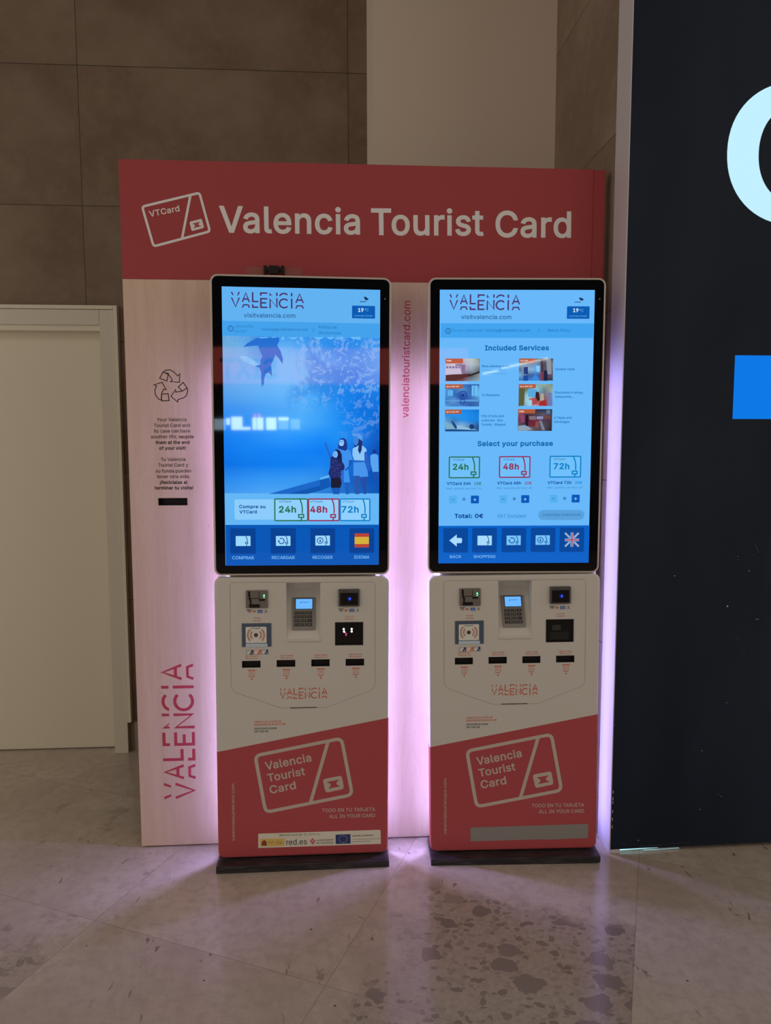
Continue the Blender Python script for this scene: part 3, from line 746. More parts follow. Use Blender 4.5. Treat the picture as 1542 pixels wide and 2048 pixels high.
def stroke_faces(pts, w, closed):
    """mitred ribbon along a line of points"""
    P = [Vector(q) for q in pts]
    n = len(P)
    L, Rr = [], []
    for i in range(n):
        a = P[i - 1] if (i > 0 or closed) else None
        b = P[(i + 1) % n] if (i < n - 1 or closed) else None
        ds = [d.normalized() for d in ((P[i] - a) if a is not None else None, (b - P[i]) if b is not None else None) if d is not None and d.length > 1e-9]
        if len(ds) == 2:
            t = ds[0] + ds[1]
            t = t.normalized() if t.length > 1e-6 else ds[0]
            nn = Vector((-t.y, t.x))
            k = 1 / max(.45, nn.dot(Vector((-ds[0].y, ds[0].x))))
        else:
            nn = Vector((-ds[0].y, ds[0].x))
            k = 1
        L.append(P[i] + nn * w / 2 * k)
        Rr.append(P[i] - nn * w / 2 * k)
    vs = L + Rr
    fs = []
    for i in range(n if closed else n - 1):
        j = (i + 1) % n
        fs.append((i, n + i, n + j, j))
    return vs, fs


def clip_y(poly, y0, y1):
    for lim, keep in ((y0, 1), (y1, -1)):
        out = []
        for i in range(len(poly)):
            a, b = poly[i - 1], poly[i]
            ia, ib = (a[1] - lim) * keep >= 0, (b[1] - lim) * keep >= 0
            if ia != ib:
                t = (lim - a[1]) / (b[1] - a[1])
                out.append((a[0] + t * (b[0] - a[0]), lim))
            if ib:
                out.append(b)
        poly = out
        if len(poly) < 3:
            return []
    return poly


def split_logo():
    """the word in two stacked rows, each letter whole in one row and a slice in the other"""
    W = .094
    H = .64
    arc = [(3.255 + .285 * 1.0 * math.cos(math.radians(a)), .32 + (.32 - W / 2) * math.sin(math.radians(a))) for a in range(42, 319, 12)]
    letters = {
        'V': ([[(.04, H), (.275, .0), (.51, H)]], 0, 0), 'A1': ([[(.70, 0), (.91, H), (1.12, 0)], [(.76, .19), (1.06, .19)]], 1, 0),
        'L': ([[(1.327, H), (1.327, W / 2), (1.67, W / 2)]], 1, 0), 'E': ([[(2.23, H - W / 2), (1.827, H - W / 2), (1.827, W / 2), (2.23, W / 2)], [(1.83, .33), (2.16, .33)]], 0, 0),
        'N': ([[(2.397, 0), (2.397, H - .03), (2.813, .03), (2.813, H)]], 0, 0), 'C': ([arc], 0, 0),
        'I': ([[(3.725, 0), (3.725, H)]], 0, 0), 'A2': ([[(3.99, 0), (4.215, H), (4.44, 0)], [(4.06, .19), (4.37, .19)]], 1, 0)}
    polys = []
    for k, (strokes, upper, _) in letters.items():
        quads = []
        for st in strokes:
            vs, fs = stroke_faces(st, W, False)
            for f in fs:
                q = [tuple(vs[i]) for i in f]
                q = [(a, min(H, max(0, c))) for a, c in q]
                quads.append(q)
        for q in quads:
            full = q
            if upper:
                polys.append([(a, c + .36) for a, c in full])
                sl = clip_y(q, 0, .225)
            else:
                polys.append(full)
                sl = clip_y(q, H - .225, H)
                sl = [(a, c + .36) for a, c in sl]
            if len(sl) >= 3:
                polys.append(sl)
    return polys


LOGO = split_logo()


def sheet(name, items, parent, matf, y=0.0, kind=None, pic=None):
    """lay flat graphics (millimetres on a plane) into one mesh a hair in front of y"""
    mb = MB()
    pics = []

    tick = [0]

    def put(pts, fs, tok, lay):
        tick[0] = (tick[0] + 1) % 14              # inks laid one after another never share a plane
        yy = y - STEP * (lay + .6) - tick[0] * 9e-6
        mb.add([(a / 1000, yy, c / 1000) for a, c in pts], fs, matf(tok))

    for it in items:
        k = it[0]
        if k == 'r':
            _, x0, z0, x1, z1, col, r, lay = it
            p = rr_pts(x0, z0, x1, z1, r)
            put(p, [tuple(range(len(p)))], col, lay)
        elif k == 'f':
            _, x0, z0, x1, z1, col, r, lay, w = it
            a = rr_pts(x0, z0, x1, z1, max(r, .05))
            b = rr_pts(x0 + w, z0 + w, x1 - w, z1 - w, max(r - w, .04))
            n = len(a)
            put(a + b, [(i, (i + 1) % n, n + (i + 1) % n, n + i) for i in range(n)], col, lay)
        elif k == 'p':
            _, c, col, lay = it
            pts = [(c[i], c[i + 1]) for i in range(0, len(c), 2)]
            area = sum(pts[i - 1][0] * pts[i][1] - pts[i][0] * pts[i - 1][1] for i in range(len(pts)))
            if area < 0:
                pts = pts[::-1]
            put(pts, [tuple(range(len(pts)))], col, lay)
        elif k == 'l':
            _, c, w, col, lay, closed = it
            pts = [(c[i], c[i + 1]) for i in range(0, len(c), 2)]
            vs, fs = stroke_faces(pts, w, closed)
            put([tuple(q) for q in vs], fs, col, lay)
        elif k == 'd':
            _, x, z, r, col, lay = it
            put([(x + r * math.cos(2 * PI * i / 20), z + r * math.sin(2 * PI * i / 20)) for i in range(20)], [tuple(range(20))], col, lay)
        elif k == 'o':
            _, x, z, r, w, col, lay, a0, a1 = it
            n = 28
            full = a1 - a0 >= 360
            an = [math.radians(a0 + (a1 - a0) * i / n) for i in range(n if full else n + 1)]
            vs, fs = stroke_faces([(x + r * math.cos(a), z + r * math.sin(a)) for a in an], w, full)
            put([tuple(q) for q in vs], fs, col, lay)
        elif k == 't':
            _, body, x0, z0, x1, z1, cap, col, bold, lay = it
            bold *= 1.75
            vs, fs = text_mesh(body, bold)
            a, b = min(q[0] for q in vs), max(q[0] for q in vs)
            P0, P1 = Vector((x0, z0)), Vector((x1, z1))
            d = (P1 - P0) / (b - a)
            n = Vector((-d.y, d.x)).normalized() * cap / (1 + 2 * bold)
            put([tuple(P0 + d * (q[0] - a) + n * (q[1] + bold)) for q in vs], fs, col, lay)
        elif k == 'v':
            _, x0, z0, x1, z1, h, col, lay = it
            P0, P1 = Vector((x0, z0)), Vector((x1, z1))
            d = (P1 - P0) / 4.48
            n = Vector((-d.y, d.x)).normalized() * h
            for q in LOGO:
                put([tuple(P0 + d * a + n * c) for a, c in q], [tuple(range(len(q)))], col, lay)
        elif k == 'g':
            pics.append(it)
    o = obj_raw(name, mb, parent) if mb.v else None
    for it in pics:
        _, x0, z0, x1, z1, rows, lay = it
        g = [[hexlin(c) for c in r.split()] for r in rows]
        nr, nc = len(g), len(g[0])
        big = nr > 8
        sub = 3
        R_, C_ = (nr - 1) * sub, (nc - 1) * sub
        me = bpy.data.meshes.new('picture')
        vs, cols = [], []
        for i in range(R_ + 1):
            for j in range(C_ + 1):
                fi, fj = i / sub, j / sub
                i0, j0 = min(int(fi), nr - 2), min(int(fj), nc - 2)
                a, b = fi - i0, fj - j0
                cc = [(g[i0][j0][t] * (1 - b) + g[i0][j0 + 1][t] * b) * (1 - a) + (g[i0 + 1][j0][t] * (1 - b) + g[i0 + 1][j0 + 1][t] * b) * a for t in range(3)]
                vs.append(((x0 + (x1 - x0) * j / C_) / 1000, y - STEP * (lay + .6), (z1 - (z1 - z0) * i / R_) / 1000))
                fx, fy = j / C_, i / R_
                al = 0.0
                if big:
                    al = max(0, min(1, (fx - .30) / .2)) * max(0, min(1, (.50 - fy) / .18)) * 1.0
                    al = max(al, .55 * max(0, min(1, (fx - .72) / .1)) * max(0, min(1, (.66 - fy) / .1)), .3 * max(0, min(1, (.16 - fy) / .1)))
                cols += [*cc, al]
        me.from_pydata(vs, [], [(i * (C_ + 1) + j, (i + 1) * (C_ + 1) + j, (i + 1) * (C_ + 1) + j + 1, i * (C_ + 1) + j + 1) for i in range(R_) for j in range(C_)])
        ca = me.color_attributes.new('pic', 'FLOAT_COLOR', 'POINT')
        ca.data.foreach_set('color', cols)
        me.materials.append(PIC_SEA if big else PIC)
        po = bpy.data.objects.new('picture', me)
        COL.objects.link(po)
        po.parent = parent
    return o


D = {
 'header_lettering': [
  ('t','Valencia',-525.1,2274.0,-26.6,2274.9,92.52,'c6b8a2',0.018,2),
  ('t','Tourist',13.4,2273.8,421.5,2277.7,93.7,'c6b8a2',0.018,2),
  ('t','Card',463.9,2273.1,743.2,2275.6,93.61,'c6b8a2',0.018,2),
 ],
 'header_card_emblem': [
  ('l',[-788.7,2348.8,-789.2,2353.2,-788.1,2356.8,-785.4,2359.4,-781.1,2361.1,-601.8,2406.4,-597.2,2406.9,-593.6,2405.9,-590.9,2403.3,-589.1,2399.2,-560.7,2287.9,-560.3,2283.4,-561.4,2279.7,-564.1,2277.0,-568.4,2275.2,-745.5,2226.3,-750.1,2225.6,-753.8,2226.6,-756.5,2229.2,-758.3,2233.3],8.5,'c6b8a2',2,1),
  ('l',[-623.1,2399.9,-656.7,2249.0],8.5,'c6b8a2',2.5,0),
  ('p',[-627.9,2304.4,-628.0,2306.7,-627.4,2308.5,-626.0,2309.9,-623.9,2310.8,-590.9,2319.8,-588.6,2320.1,-586.8,2319.7,-585.4,2318.4,-584.6,2316.3,-579.1,2294.6,-578.9,2292.4,-579.4,2290.6,-580.8,2289.2,-583.0,2288.3,-616.9,2278.9,-619.2,2278.6,-621.0,2279.1,-622.3,2280.4,-623.0,2282.5],'c6b8a2',2),
  ('p',[-618.5,2303.5,-592.4,2310.6,-592.9,2308.0,-595.4,2306.3,-597.0,2303.8,-597.1,2301.1,-595.8,2298.8,-593.3,2297.4,-590.2,2297.2,-588.6,2295.1,-614.9,2287.9,-614.4,2290.5,-611.8,2292.3,-610.3,2294.8,-610.2,2297.5,-611.4,2299.8,-613.9,2301.2,-616.9,2301.4],'red',3),
  ('t','VTCard',-765.6,2323.3,-661.0,2345.6,20.51,'c6b8a2',0.018,2),
 ],
 'web_address': [
  ('t','valenciatouristcard.com',148.5,1623.4,155.7,2044.5,26.7,'coral',0.006,2),
 ],
 'wall_logo': [
  ('v',-658.9,188.2,-656.9,712.3,120.24,'coral',2),
 ],
 'recycling_symbol': [
  ('l',[-748.6,1763.6,-736.9,1785.1,-717.1,1781.1,-723.4,1754.0],3.1,'ink',2,1),
  ('l',[-736.9,1785.1,-726.4,1792.4,-710.8,1793.6,-698.9,1787.4,-683.8,1772.2,-676.7,1779.5,-679.2,1750.0,-711.7,1751.6,-703.9,1756.2,-709.9,1767.2,-717.2,1776.9,-726.7,1781.7],3.1,'ink',2,0),
  ('l',[-769.3,1740.0,-740.7,1749.8,-726.7,1722.8,-735.2,1725.5,-742.6,1711.6,-745.1,1685.5,-757.0,1691.7,-765.2,1704.6,-767.1,1721.9,-760.8,1735.9],3.1,'ink',2,1),
  ('l',[-743.4,1707.4,-720.2,1708.9,-717.7,1684.5,-741.7,1683.1,-745.1,1694.2],3.1,'ink',2,1),
  ('l',[-666.1,1749.4,-652.7,1729.9,-669.7,1718.7,-683.8,1733.3],3.2,'ink',2,1),
  ('l',[-652.7,1729.9,-650.6,1718.8,-655.2,1703.1,-665.1,1694.4,-686.1,1688.1,-687.4,1679.3,-710.4,1699.8,-693.8,1723.9,-693.4,1714.5,-669.7,1718.7],3.1,'ink',2,0),
 ],
 'recycling_notice': [
  ('t','Your Valencia',-762.9,1610.1,-658.0,1610.8,12.31,'ink',0.006,2),
  ('t','Tourist Card and',-773.9,1589.7,-646.0,1590.4,12.21,'ink',0.006,2),
  ('t','its case can have',-774.5,1569.4,-645.1,1570.0,12.31,'ink',0.006,2),
  ('t','another life,',-786.2,1548.7,-693.1,1549.3,12.31,'ink',0.006,2),
  ('t','recycle',-686.5,1548.6,-633.8,1549.2,12.3,'ink',0.024,2),
  ('t','them at the end',-769.9,1528.3,-649.3,1528.8,12.3,'ink',0.024,2),
  ('t','of your visit!',-757.3,1507.5,-663.1,1508.0,12.4,'ink',0.024,2),
  ('t','Tu Valencia',-753.3,1466.9,-665.3,1467.3,12.4,'ink',0.006,2),
  ('t','Tourist Card y',-763.6,1446.4,-656.0,1446.7,12.41,'ink',0.006,2),
  ('t','su funda pueden',-773.0,1425.2,-645.4,1425.3,12.51,'ink',0.006,2),
  ('t','tener otra vida.',-769.1,1404.9,-650.8,1405.1,12.4,'ink',0.006,2),
  ('t','¡Recíclalas al',-759.2,1383.6,-660.1,1383.8,12.51,'ink',0.024,2),
  ('t','terminar tu visita!',-778.3,1363.7,-639.6,1363.7,12.41,'ink',0.024,2),
 ],
 'wall_slot': [
  ('r',-766.4,1305.6,-662.2,1332.3,'0a0a0e',4.3,1),
 ],
 'door_outline': [
  ('l',[-253.7,1027.8,-254.2,673.7,-250.1,658.3,-238.1,646.2,-79.8,586.6,82.9,584.9,238.1,643.1,251.9,653.0,257.5,668.5,256.6,1023.5,254.4,1035.6,245.0,1040.9,-241.5,1043.0,-251.1,1038.4],1.3,'groove',1,1),
  ('l',[-46.5,585.9,48.5,586.1],4.0,'3a352c',2,0),
 ],
 'housing_logo': [
  ('v',-82.5,618.9,85.9,619.0,40.2,'86402e',2),
 ],
 'slot_label_a': [
  ('t','Coge tu tarjeta',-203.7,776.1,-158.7,776.3,5.2,'8c4632',0.01,2),
  ('t','Take your card',-203.8,767.9,-158.8,768.0,5.2,'8c4632',0.01,2),
 ],
 'slot_icon_a': [
  ('r',-194.6,724.4,-167.6,728.2,'8c4632',0,1),
  ('f',-190.5,710.8,-171.9,725.6,'8c4632',0,1,1.3),
  ('l',[-190.6,711.0,-189.8,701.3],1.3,'8c4632',2,0),
  ('l',[-172.0,710.6,-172.1,706.3,-175.5,701.1],1.3,'8c4632',2,0),
  ('l',[-186.2,722.3,-182.1,715.2,-176.1,722.1],1.4,'8c4632',2,0),
  ('l',[-189.8,701.3,-185.6,705.6,-183.9,701.2,-181.3,705.6,-179.7,701.2,-176.3,705.5,-175.5,701.1],1.3,'8c4632',2,0),
  ('p',[-181.4,698.6,-178.1,695.0,-181.5,688.9,-184.8,695.1],'8c4632',1),
 ],
 'slot_label_b': [
  ('t','Coge tu tarjeta',-81.5,776.0,-36.1,776.1,5.3,'8c4632',0.01,2),
  ('t','Take your card',-81.5,767.7,-36.2,767.8,5.3,'8c4632',0.01,2),
 ],
 'slot_icon_b': [
  ('r',-72.5,725.3,-45.3,729.2,'8c4632',0,1),
  ('f',-68.2,711.7,-49.6,726.6,'8c4632',0,1,1.3),
  ('l',[-68.3,711.9,-67.5,702.2],1.3,'8c4632',2,0),
  ('l',[-49.6,711.5,-49.7,707.2,-53.1,702.0],1.3,'8c4632',2,0),
  ('l',[-64.0,723.2,-59.8,716.1,-53.8,723.0],1.3,'8c4632',2,0),
  ('l',[-67.5,702.2,-63.3,706.5,-61.6,702.1,-59.0,706.4,-57.3,702.0,-53.9,706.4,-53.1,702.0],1.3,'8c4632',2,0),
  ('p',[-59.1,699.4,-55.7,695.9,-59.1,689.8,-62.5,696.0],'8c4632',1),
 ],
 'slot_label_c': [
  ('t','Coge tu tarjeta',40.4,776.2,86.1,776.4,5.2,'8c4632',0.01,2),
  ('t','Take your card',40.4,767.9,86.1,768.0,5.3,'8c4632',0.01,2),
 ],
 'slot_icon_c': [
  ('r',49.2,725.4,76.6,729.4,'8c4632',0,1),
  ('f',53.5,711.8,72.3,726.8,'8c4632',0,1,1.3),
  ('l',[53.5,711.9,54.3,702.2],1.3,'8c4632',2,0),
  ('l',[72.3,711.6,72.3,707.2,68.9,702.0],1.3,'8c4632',2,0),
  ('l',[57.8,723.3,62.0,716.2,68.0,723.1],1.3,'8c4632',2,0),
  ('l',[54.3,702.2,58.6,706.6,60.3,702.1,62.9,706.5,64.6,702.0,68.0,706.4,68.9,702.0],1.3,'8c4632',2,0),
  ('p',[62.9,699.4,66.3,695.8,62.9,689.7,59.4,696.0],'8c4632',1),
 ],
 'slot_label_d': [
  ('t','Coge tu tarjeta',162.3,776.5,208.3,776.7,5.3,'8c4632',0.01,2),
  ('t','Take your card',162.3,768.2,208.3,768.3,5.3,'8c4632',0.01,2),
 ],
 'slot_icon_d': [
  ('r',174.4,725.9,202.0,729.9,'8c4632',0,1),
  ('f',178.7,712.2,197.7,727.2,'8c4632',0,1,1.3),
  ('l',[178.7,712.4,179.6,702.6],1.4,'8c4632',2,0),
  ('l',[197.7,712.0,197.7,707.6,194.3,702.4],1.3,'8c4632',2,0),
  ('l',[183.0,723.8,187.3,716.6,193.4,723.6],1.3,'8c4632',2,0),
  ('l',[179.6,702.6,183.9,707.0,185.7,702.5,188.2,706.9,190.0,702.5,193.4,706.8,194.3,702.4],1.3,'8c4632',2,0),
  ('p',[188.2,699.8,191.7,696.2,188.3,690.1,184.8,696.4],'8c4632',1),
 ],
 'reader_caption_a': [
  ('t','Recarga',-172.1,913.8,-147.7,913.9,4.3,'8c4632',0.01,2),
  ('t','Recharge',-174.2,904.8,-147.0,904.9,4.3,'8c4632',0.01,2),
 ],
 'reader_caption_b': [
  ('t','Lector QR',149.3,914.8,180.4,915.3,4.3,'8c4632',0.01,2),
  ('t','QR Reader',150.5,906.1,181.3,906.6,4.4,'8c4632',0.01,2),
 ],
 'payment_marks_a': [
  ('r',-196.8,942.8,-178.4,945.8,'2c2a2c',0,1),
  ('r',-193.6,937.7,-181.0,940.7,'33302e',0,1),
  ('r',-193.6,934.2,-180.2,935.5,'8c5040',0,1),
  ('d',-171.8,939.2,3.9,'7a4034',2),
  ('d',-167.6,939.1,3.8,'7a5a34',3),
  ('r',-158.4,933.3,-140.9,944.1,'26406c',1.3,1),
  ('t','VISA',-155.1,936.4,-144.2,936.3,4.3,'9a9a9a',0.01,3),
  ('p',[-134.1,938.8,-128.2,945.2,-125.7,938.7],'4a463e',1),
  ('r',-135.8,934.8,-124.0,937.0,'4a463e',0,1),
 ],
 'payment_marks_b': [
  ('r',125.8,942.8,144.5,945.8,'2c2a2c',0,1),
  ('r',129.2,937.5,142.0,940.6,'33302e',0,1),
  ('r',129.2,934.0,142.8,935.4,'8c5040',0,1),
  ('d',151.4,939.1,3.9,'7a4034',2),
  ('d',155.6,939.1,3.9,'7a5a34',3),
  ('r',165.0,933.2,182.9,944.1,'26406c',1.3,1),
  ('t','VISA',168.4,936.3,179.5,936.2,4.3,'9a9a9a',0.01,3),
  ('p',[189.8,938.7,195.7,945.2,198.3,938.6],'4a463e',1),
  ('r',188.1,934.8,200.1,936.9,'4a463e',0,1),
 ],
 'card_sample_a': [
  ('f',-199.4,783.7,-175.0,800.2,'22282c',0.9,2,1.3),
  ('r',-198.9,784.1,-175.4,799.8,'a09a88',0,1),
  ('p',[-175.3,799.6,-175.5,784.0,-188.5,784.2,-180.8,799.7],'22282c',2),
  ('r',-181.8,787.0,-177.9,790.1,'a09a88',0,3),
  ('t','VTC',-196.4,793.4,-189.3,793.3,3.5,'22282c',0.01,3),
 ],
 'card_sample_b': [
  ('f',-173.3,784.2,-148.9,800.7,'8c4632',0.9,2,1.3),
  ('r',-172.9,784.6,-149.3,800.2,'a09a88',0,1),
  ('p',[-149.2,800.1,-149.4,784.4,-162.4,784.6,-154.7,800.2],'8c4632',2),
  ('r',-155.6,787.5,-151.9,790.6,'a09a88',0,3),
  ('t','VTC',-170.3,793.9,-163.2,793.8,3.5,'8c4632',0.01,3),
 ],
 'card_sample_c': [
  ('f',-147.2,784.6,-122.8,801.2,'232a44',0.9,2,1.4),
  ('r',-146.8,785.1,-123.2,800.8,'a09a88',0,1),
  ('p',[-123.1,800.6,-123.2,784.9,-136.3,785.1,-128.6,800.6],'232a44',2),
  ('r',-129.5,788.0,-125.7,791.0,'a09a88',0,3),
  ('t','VTC',-144.2,794.4,-137.1,794.2,3.5,'232a44',0.01,3),
 ],
 'red_vinyl': [
  ('p',[-308.1,428.9,306.9,541.7,310.3,32.8,-313.8,46.8],'red',1),
 ],
 'guide_notice': [
  ('t','CONSULTA LA GUÍA DE',-174.7,533.9,-77.2,534.3,6.7,'8c4632',0.02,2),
  ('t','DESCUENTOS EN ESTE QR',-174.8,523.7,-63.1,523.8,6.7,'8c4632',0.02,2),
  ('t','DISCOUNTS GUIDE',-174.1,509.0,-94.8,508.9,6.6,'22332c',0.02,2),
  ('t','ON THIS QR',-174.2,498.4,-124.4,498.5,6.7,'22332c',0.02,2),
 ],
 'card_emblem': [
  ('l',[-168.9,390.8,-169.2,400.3,-166.6,407.6,-160.9,412.8,-152.4,415.7,116.8,465.2,126.0,465.5,133.1,462.7,138.2,456.8,141.1,447.7,172.7,277.0,173.2,267.3,170.6,259.8,164.9,254.6,156.1,251.7,-116.5,202.6,-125.6,202.4,-132.6,205.2,-137.5,211.3,-140.4,220.5],12.5,'cream',2,1),
  ('l',[88.8,458.5,24.2,227.4],12.5,'cream',2.5,0),
  ('p',[71.0,306.5,70.6,311.3,71.8,315.0,74.6,317.6,78.9,319.0,128.0,327.8,132.5,328.0,136.1,326.5,138.6,323.5,140.0,318.9,145.1,289.4,145.3,284.5,143.9,280.8,141.1,278.1,136.7,276.6,90.1,267.6,85.5,267.4,81.9,268.8,79.2,271.8,77.6,276.3],'cream',2),
  ('p',[85.3,306.3,126.7,313.9,125.7,309.8,121.6,307.4,119.1,303.7,118.7,299.4,120.6,295.6,124.2,293.1,128.9,292.3,131.2,288.8,90.6,281.1,91.4,285.2,95.5,287.7,97.9,291.4,98.2,295.6,96.3,299.4,92.5,302.0,87.8,302.8],'red',3),
 ],
 'card_lettering': [
  ('t','Valencia',-134.5,356.8,29.9,385.9,31.0,'cream',0.02,3),
  ('t','Tourist',-126.8,312.5,7.3,335.7,30.2,'cream',0.02,3),
  ('t','Card',-119.4,267.7,-25.8,284.2,30.3,'cream',0.02,3),
 ],
 'body_web_address': [
  ('t','valenciatouristcard.com',-248.4,94.6,-247.4,309.8,10.9,'cream',0.008,3),
 ],
 'slogan': [
  ('t','TODO EN TU TARJETA',66.7,192.3,260.7,191.0,13.7,'cream',0.012,3),
  ('t','ALL IN YOUR CARD',92.4,168.6,260.9,167.6,13.7,'cream',0.012,3),
 ],
 'funding_label': [
  ('p',[-164.2,118.9,274.8,118.3,281.0,116.2,282.2,63.9,-164.7,64.2],'948c78',3),
  ('t','IMPULSO VLCI (AE-CV-2019-2)',-89.6,106.7,56.1,106.1,7.3,'2a2a2a',0.006,4),
  ('p',[-157.5,98.6,-69.3,97.3,-69.4,69.8,-156.9,69.8],'96793c',4),
  ('p',[-152.6,72.9,-151.6,86.5,-145.9,91.8,-142.9,95.4,-139.4,91.6,-134.3,85.9,-133.5,72.2],'5a2a20',5),
  ('r',-129.1,81.8,-111.0,86.3,'7a6430',0,5),
  ('r',-100.5,83.8,-78.9,87.1,'7a6430',0,5),
  ('r',-100.6,77.3,-75.5,80.5,'7a6430',0,5),
  ('t','red.es',-63.3,72.4,11.5,72.4,21.1,'202024',0.004,4),
  ('p',[22.0,84.0,27.7,90.2,37.7,89.8,42.9,83.2,37.7,76.0,32.0,70.7,27.6,76.4],'8a3840',4),
  ('p',[28.1,89.2,32.5,96.4,36.8,88.9],'8a3840',4),
  ('r',29.0,81.8,36.0,85.4,'948c78',0,5),
  ('t','AJUNTAMENT',46.0,83.1,108.6,83.1,6.0,'26262a',0.015,4),
  ('t','DE VALÈNCIA',46.0,72.5,108.6,72.5,6.0,'26262a',0.015,4),
  ('p',[116.0,105.4,170.0,105.4,170.9,69.4,116.4,69.5],'1a2444',4),
  ('d',143.6,100.8,1.5,'c8a848',5),
  ('d',151.1,98.7,1.5,'c8a848',5),
  ('d',156.6,93.6,1.5,'c8a848',5),
  ('d',158.6,86.9,1.5,'c8a848',5),
  ('d',156.6,80.3,1.5,'c8a848',5),
  ('d',151.1,75.6,1.5,'c8a848',5),
  ('d',143.7,74.0,1.4,'c8a848',5),
  ('d',136.2,76.1,1.5,'c8a848',5),
  ('d',130.7,81.2,1.5,'c8a848',5),
  ('d',128.7,87.9,1.4,'c8a848',5),
  ('d',130.7,94.5,1.4,'c8a848',5),
  ('d',136.2,99.2,1.4,'c8a848',5),
  ('t','UNIÓN EUROPEA',176.6,95.4,255.0,95.4,5.9,'202024',0.015,4),
  ('r',176.6,83.4,280.3,85.8,'6a665c',0,4),
  ('r',176.6,74.8,245.0,77.2,'6a665c',0,4),
 ],
 'cover_sticker': [
  ('p',[-160.1,119.2,277.5,124.1,276.8,69.3,112.7,65.9,112.7,68.0,-159.3,66.0],'5c564e',3),
 ],
 'reader_print': [
  ('r',-200.8,825.9,-127.7,884.3,'968f80',3.4,2),
  ('t','VTCard',-182.9,875.5,-150.2,876.8,5.6,'26241f',0.02,3),
  ('d',-164.7,854.5,7.3,'2c2a26',3),
  ('o',-164.7,854.5,18.2,5.2,'7a5a48',3,-45,45),
  ('o',-164.7,854.5,18.2,5.2,'7a5a48',3,135,225),
  ('o',-164.7,854.5,28.6,5.6,'7a5a48',3,-45,45),
  ('o',-164.7,854.5,28.6,5.6,'7a5a48',3,135,225),
  ('r',-201.1,811.5,-124.7,823.8,'7c8488',0,2),
 ],
 'screen1': [
  ('r',-267.5,1104.0,268.5,2055.6,'62b2f2',0,0),
  ('v',-237.1,1986.5,8.2,1986.8,52.4,'4a3468',2),
  ('t','visitvalencia.com',-195.0,1954.5,-21.2,1956.2,14.7,'285a90',0.01,2),
  ('l',[198.6,2014.6,220.6,2015.4],2.5,'20406a',2,0),
  ('p',[212.0,2029.7,217.1,2032.3,229.0,2024.3,226.5,2020.1,217.2,2020.7],'1c3058',1),
  ('r',172.1,1958.5,251.2,2001.2,'0a5cb4',2.5,2),
  ('t','19',193.2,1980.1,211.8,1980.5,12.8,'d0ecff',0.03,3),
  ('t','ºC',216.0,1981.8,228.7,1982.1,10.3,'6ab4f0',0,3),
  ('t','overcast clouds',180.5,1964.6,242.0,1965.3,5.8,'5aa8ec',0.01,3),
  ('r',-267.8,1892.0,267.2,1942.2,'44a2ec',0,2),
  ('o',-239.2,1916.8,8.6,2.1,'14508c',3,0,360),
  ('t','i',-240.5,1912.3,-238.5,1912.3,9.9,'14508c',0.02,3),
  ('t','¿Necesitas',-225.2,1919.9,-161.4,1921.1,9.8,'2e80c4',0.004,3),
  ('t','ayuda?',-225.3,1904.7,-183.9,1904.6,9.9,'2e80c4',0.004,3),
  ('t','vlcshop@visitvalencia.com',-136.6,1911.2,21.7,1913.2,9.5,'2272b8',0.004,3),
  ('l',[39.8,1922.6,39.8,1911.4],1.6,'2272b8',3,0),
  ('t','Política de',57.9,1921.7,119.8,1922.0,10.4,'2272b8',0.004,3),
  ('t','devoluciones',57.8,1903.0,135.8,1903.1,10.3,'2272b8',0.004,3),
  ('g',-267.3,1356.7,268.4,1894.2,['6cacdc 5aa4e4 2e86dc 3c9cec 3c9af0 2e90ec 2488e8 2c8cec 3494ec','74b0e0 6cb0ea 4494e0 66b8f8 58acf4 3898ee 2a88ea 3490ea 4c9eee','80a8e4 7cb0ee 6aaaf0 74bcf8 7cbcf8 68aaf4 4c98ee 4494ea 52a0ee','6ea6e8 72b0f2 72b4f6 72bcfa 70b8fa 4ea6f4 2a90ee 1c84ea 2a8cea','58a0ec 60aaf2 62b0f6 62b4fa 56b0fa 3c9ef6 1c86ee 1078e4 1a7ce6','3c92ee 4498f2 4aa2f6 50a8f8 50aefa 3ca2f8 1a88f0 0e74e0 1070dc','2086f0 2a8ef4 3898f6 46a4fa 4cacfc 38a0fa 1a8cf4 127ce8 0c64cc','1680f0 1c86f4 2890f8 2e98fc 2494fc 1a8cfa 2090f4 1a7ae4 0e58c0','1078ec 1480f0 1482f4 1484f6 1282f6 107cf2 1a80ec 1468d4 0c4cb0','0e72e4 0e78ea 107cee 1080f0 1480f0 1a84f0 1878e0 1060c8 0a4cb0','2a88ec 3090f2 3496f4 3498f4 3898f2 3490ea 1a6cd0 1058bc 0c50b4','3c96ee 469ef2 4ca4f4 4ca2f4 4098ea 2a7cd6 2474cc 1a64c0 1058b4'],1),
  ('p',[-143.8,1889.6,-137.9,1884.4,-128.9,1881.2,-119.9,1884.7,-113.9,1890.2],'6cb8fa',2),
  ('r',-100.2,1881.8,-86.8,1891.3,'6cb8fa',0,2),
  ('r',-68.0,1882.3,-58.4,1891.8,'6cb8fa',0,2),
  ('p',[-43.7,1891.3,-37.7,1886.1,-28.7,1882.9,-19.6,1886.4,-13.6,1891.9],'6cb8fa',2),
  ('r',-6.9,1883.4,4.5,1892.9,'6cb8fa',0,2),
  ('p',[40.1,1892.8,47.5,1887.5,58.6,1884.4,69.8,1887.9,77.2,1893.4],'6cb8fa',2),
  ('p',[84.3,1893.5,90.0,1888.2,98.5,1885.0,106.9,1888.5,112.6,1894.0],'6cb8fa',2),
  ('r',120.2,1885.5,127.8,1895.0,'6cb8fa',0,2),
  ('r',129.5,1885.7,142.2,1895.2,'6cb8fa',0,2),
  ('p',[166.7,1894.9,171.6,1889.6,179.0,1886.4,186.4,1889.8,191.3,1895.3],'6cb8fa',2),
